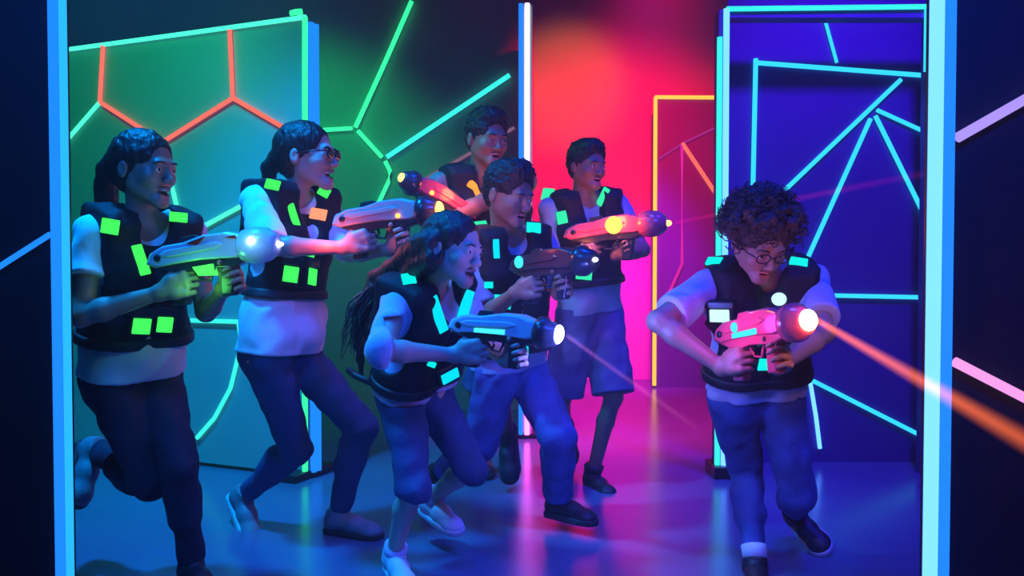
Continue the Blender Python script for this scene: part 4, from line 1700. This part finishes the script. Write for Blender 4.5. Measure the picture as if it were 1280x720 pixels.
point('blaster_or_fill_glow', gun.w(-.06, -.12, .0), (1, .20, .04), 1.2)  # extra orange lamp beside the grip, well behind the muzzle
gun6 = gun

# ------------------------------------------------------------------ 7. curly-haired boy on the right
c = dict(s=1.0, leg=.82, h=.0040, male=True, skin=SKIN['a'], hair=HAIR['curly'], pelvis=(945, 488, 3.06), neck=(952, 338, 2.94), yaw_h=-85, yaw_s=-88,
         head=(950, 302, 2.80), hrot=(-78, -34, 0), hs=1.02, mouth=.25,
         elbowR=(842, 408), elbowL=(1030, 415),
         ankleR=(944, 700, 3.05), toeR=(950, 728, 2.88), kneeR=(930, 585), flatR=True,
         ankleL=(992, 640, 3.36), toeL=(1022, 676, 3.24), kneeL=(990, 580))
gun = Gun(P(934, 441, 2.66), P(980, 438, 2.50), 1.0)
grip_hands(gun, c, (.135, -.02))
g = person('person', 'boy with a bushy mop of curly hair on the right, looking down at his blaster', c)
w_ = g.w
rng = random.Random(3)
cur = [(Ell(w_(0, -.022, .046), (.098, .112, .098), g.hR), .0)]
for i in range(170):
    th_, ph_ = rng.uniform(0, 2 * math.pi), math.acos(rng.uniform(-.45, 1))
    d_ = (math.sin(ph_) * math.cos(th_), math.sin(ph_) * math.sin(th_), math.cos(ph_))
    if d_[1] > .35 and d_[2] < .45:
        continue
    rr_ = rng.uniform(.98, 1.18)
    cur.append((Ell(w_(d_[0] * .100 * rr_, -.022 + d_[1] * .112 * rr_, .046 + d_[2] * .098 * rr_), (rng.uniform(.013, .024),) * 3), .006))
lo, hi = bounds([p for p, _ in cur], .03)
f = Field(lo, hi, .0042)
for p, k in cur:
    f.apply(p, max(k, .003))
f.wrinkle(.004, 210, 9)
f.apply(Ell(w_(0, .100, -.040), np.array((.066, .085, .098)), g.hR), .006, 'sub')
v_, q_ = f.mesh()
hair7 = mesh_np('hair', v_, q_, HAIR['curly'], g.root)
bm = bmesh.new()
for i in range(230):
    th_, ph_ = rng.uniform(0, 2 * math.pi), math.acos(rng.uniform(-.5, 1))
    d_ = np.array((math.sin(ph_) * math.cos(th_), math.sin(ph_) * math.sin(th_), math.cos(ph_)))
    if d_[1] > .55 and d_[2] < .12:
        continue
    b_ = np.array((d_[0] * .098, -.022 + d_[1] * .110, .046 + d_[2] * .096))
    t1 = nz(np.cross(d_, (rng.random(), rng.random(), rng.random())))
    t2 = np.cross(d_, t1)
    pts = []
    rr_ = rng.uniform(.008, .014)
    for k_ in range(11):
        a_ = k_ * .95
        pts.append(w_(*(b_ + d_ * (.006 + k_ * .0036) + (t1 * math.cos(a_) + t2 * math.sin(a_)) * rr_)))
    bm_path(bm, pts, [.0042 - .00028 * k_ for k_ in range(11)], 5)
obj_bm('curls', bm, HAIR['curly'], hair7, smooth=True)
bm = bmesh.new()
for k in (-1, 1):
    bm_path(bm, [w_(k * .031 + .024 * math.cos(a) , .099, .000 + .016 * math.sin(a)) for a in [i * math.pi / 6 for i in range(13)]], .0022, 6)
    bm_path(bm, [w_(k * .056, .097, .004), w_(k * .076, .07, .006), w_(k * .084, .0, .004)], .0022, 6)
bm_path(bm, [w_(-.008, .102, .004), w_(.008, .102, .004)], .0022, 6)
obj_bm('glasses', bm, PLASTIC, g.root, smooth=True)
trousers(g, DENIM_L, (.88, .88), waist=.04, name='ripped_jeans', flare=.0, loose=.0)
shirt(g, C_LILAC, hem=-.01, sleeve=(.75, .75), loose=.002)
vest(g, hem=.12, vshape=False, arm_r=.066)
for a in ((893, 327, 20, 12, 'cyan', -3), (998, 328, 21, 12, 'cyan', -12), (958, 455, 24, 15, 'cyan', 0)):
    panel(g, *a)
panel(g, 904, 393, 24, 15, 'white', 0, pouch=True)
panel(g, 974, 374, 18, 16, 'white', 0, rnd=True)
for q in 'LR':
    sock(g, q, C_WHITE if q == 'R' else SHOE_D, .85)
    shoe(g, q, SHOE_D, SOLE_W, lace_m=None)
blaster(gun, 'glowing red blaster firing an orange beam, held by the curly-haired boy', SH_RED, SH_RED, 'warm', 'collar', 'aqua',
        (.0, .078, .016, 'aqua'), lens_r=.030)
point('blaster_or_fill_glow', gun.muzzle + gun.R[0] * .03, (1, .30, .12), 2.5)
point('blaster_or_fill_glow', gun.w(.05, -.14, .08), (1, .05, .60), 1.0)  # extra magenta lamp off the side of the blaster, not its muzzle
gun7 = gun


# ------------------------------------------------------------------ laser beams, their light in the haze put into glowing cones
def beam(a, b, ra, rb, col, strength, label, fall=2.0, fade=.9):
    a, b = np.asarray(a, float), np.asarray(b, float)
    L = np.linalg.norm(b - a)
    me_bm = bmesh.new()
    bm_revolve(me_bm, (0, 0, 0), np.array([(0, 0, 1), (1, 0, 0), (0, 1, 0)]), [(0, ra), (L, rb)], 20)
    me = bpy.data.meshes.new('laser_beam')
    bmesh.ops.recalc_face_normals(me_bm, faces=me_bm.faces)
    me_bm.to_mesh(me)
    me_bm.free()
    o = bpy.data.objects.new('laser_beam', me)
    o.location = Vector(a)
    o.rotation_euler = Vector(b - a).to_track_quat('Z', 'Y').to_euler()
    m, nt, out = new_mat('beam_light')
    N, K = nt.nodes, nt.links
    tc = N.new('ShaderNodeTexCoord')
    sx = N.new('ShaderNodeSeparateXYZ')
    K.new(tc.outputs['Object'], sx.inputs[0])

    def mth(op, x, y=None):
        n = N.new('ShaderNodeMath')
        n.operation = op
        for i, q in enumerate((x, y)):
            if q is None:
                continue
            if isinstance(q, (int, float)):
                n.inputs[i].default_value = q
            else:
                K.new(q, n.inputs[i])
        return n.outputs[0]
    r = mth('SQRT', mth('ADD', mth('MULTIPLY', sx.outputs[0], sx.outputs[0]), mth('MULTIPLY', sx.outputs[1], sx.outputs[1])))
    t = mth('DIVIDE', sx.outputs[2], L)
    rad = mth('ADD', mth('MULTIPLY', t, rb - ra), ra)
    k = mth('MAXIMUM', mth('SUBTRACT', 1, mth('DIVIDE', r, rad)), 0)
    k = mth('POWER', k, fall)
    k = mth('MULTIPLY', k, mth('DIVIDE', strength * ra, rad))
    k = mth('MULTIPLY', k, mth('SUBTRACT', 1, mth('MULTIPLY', t, fade)))      # fading along the beam is put into the glow
    e = N.new('ShaderNodeEmission')
    e.inputs['Color'].default_value = list(col) + [1]
    K.new(k, e.inputs['Strength'])
    K.new(e.outputs[0], out.inputs['Volume'])
    me.materials.append(m)
    put(o, None, label, 'light beam')
    return o


b0 = gun7.muzzle
b1 = P(1320, 573, 1.75)
beam(b0, b1, .013, .034, (1.0, .16, .03), 90, 'orange laser beam from the curly-haired boy slanting out to the right', 1.6, .45)
beam(gun6.muzzle, P(1180, 212, 4.30), .014, .034, (1.0, .02, .25), 15, 'faint red laser beam from the boy in the red bay crossing to the right')
beam(beam5[0], P(872, 536, 3.55), .010, .022, (1.0, .25, .6), 14, 'faint pink laser beam running down to the right from the crouching girl')
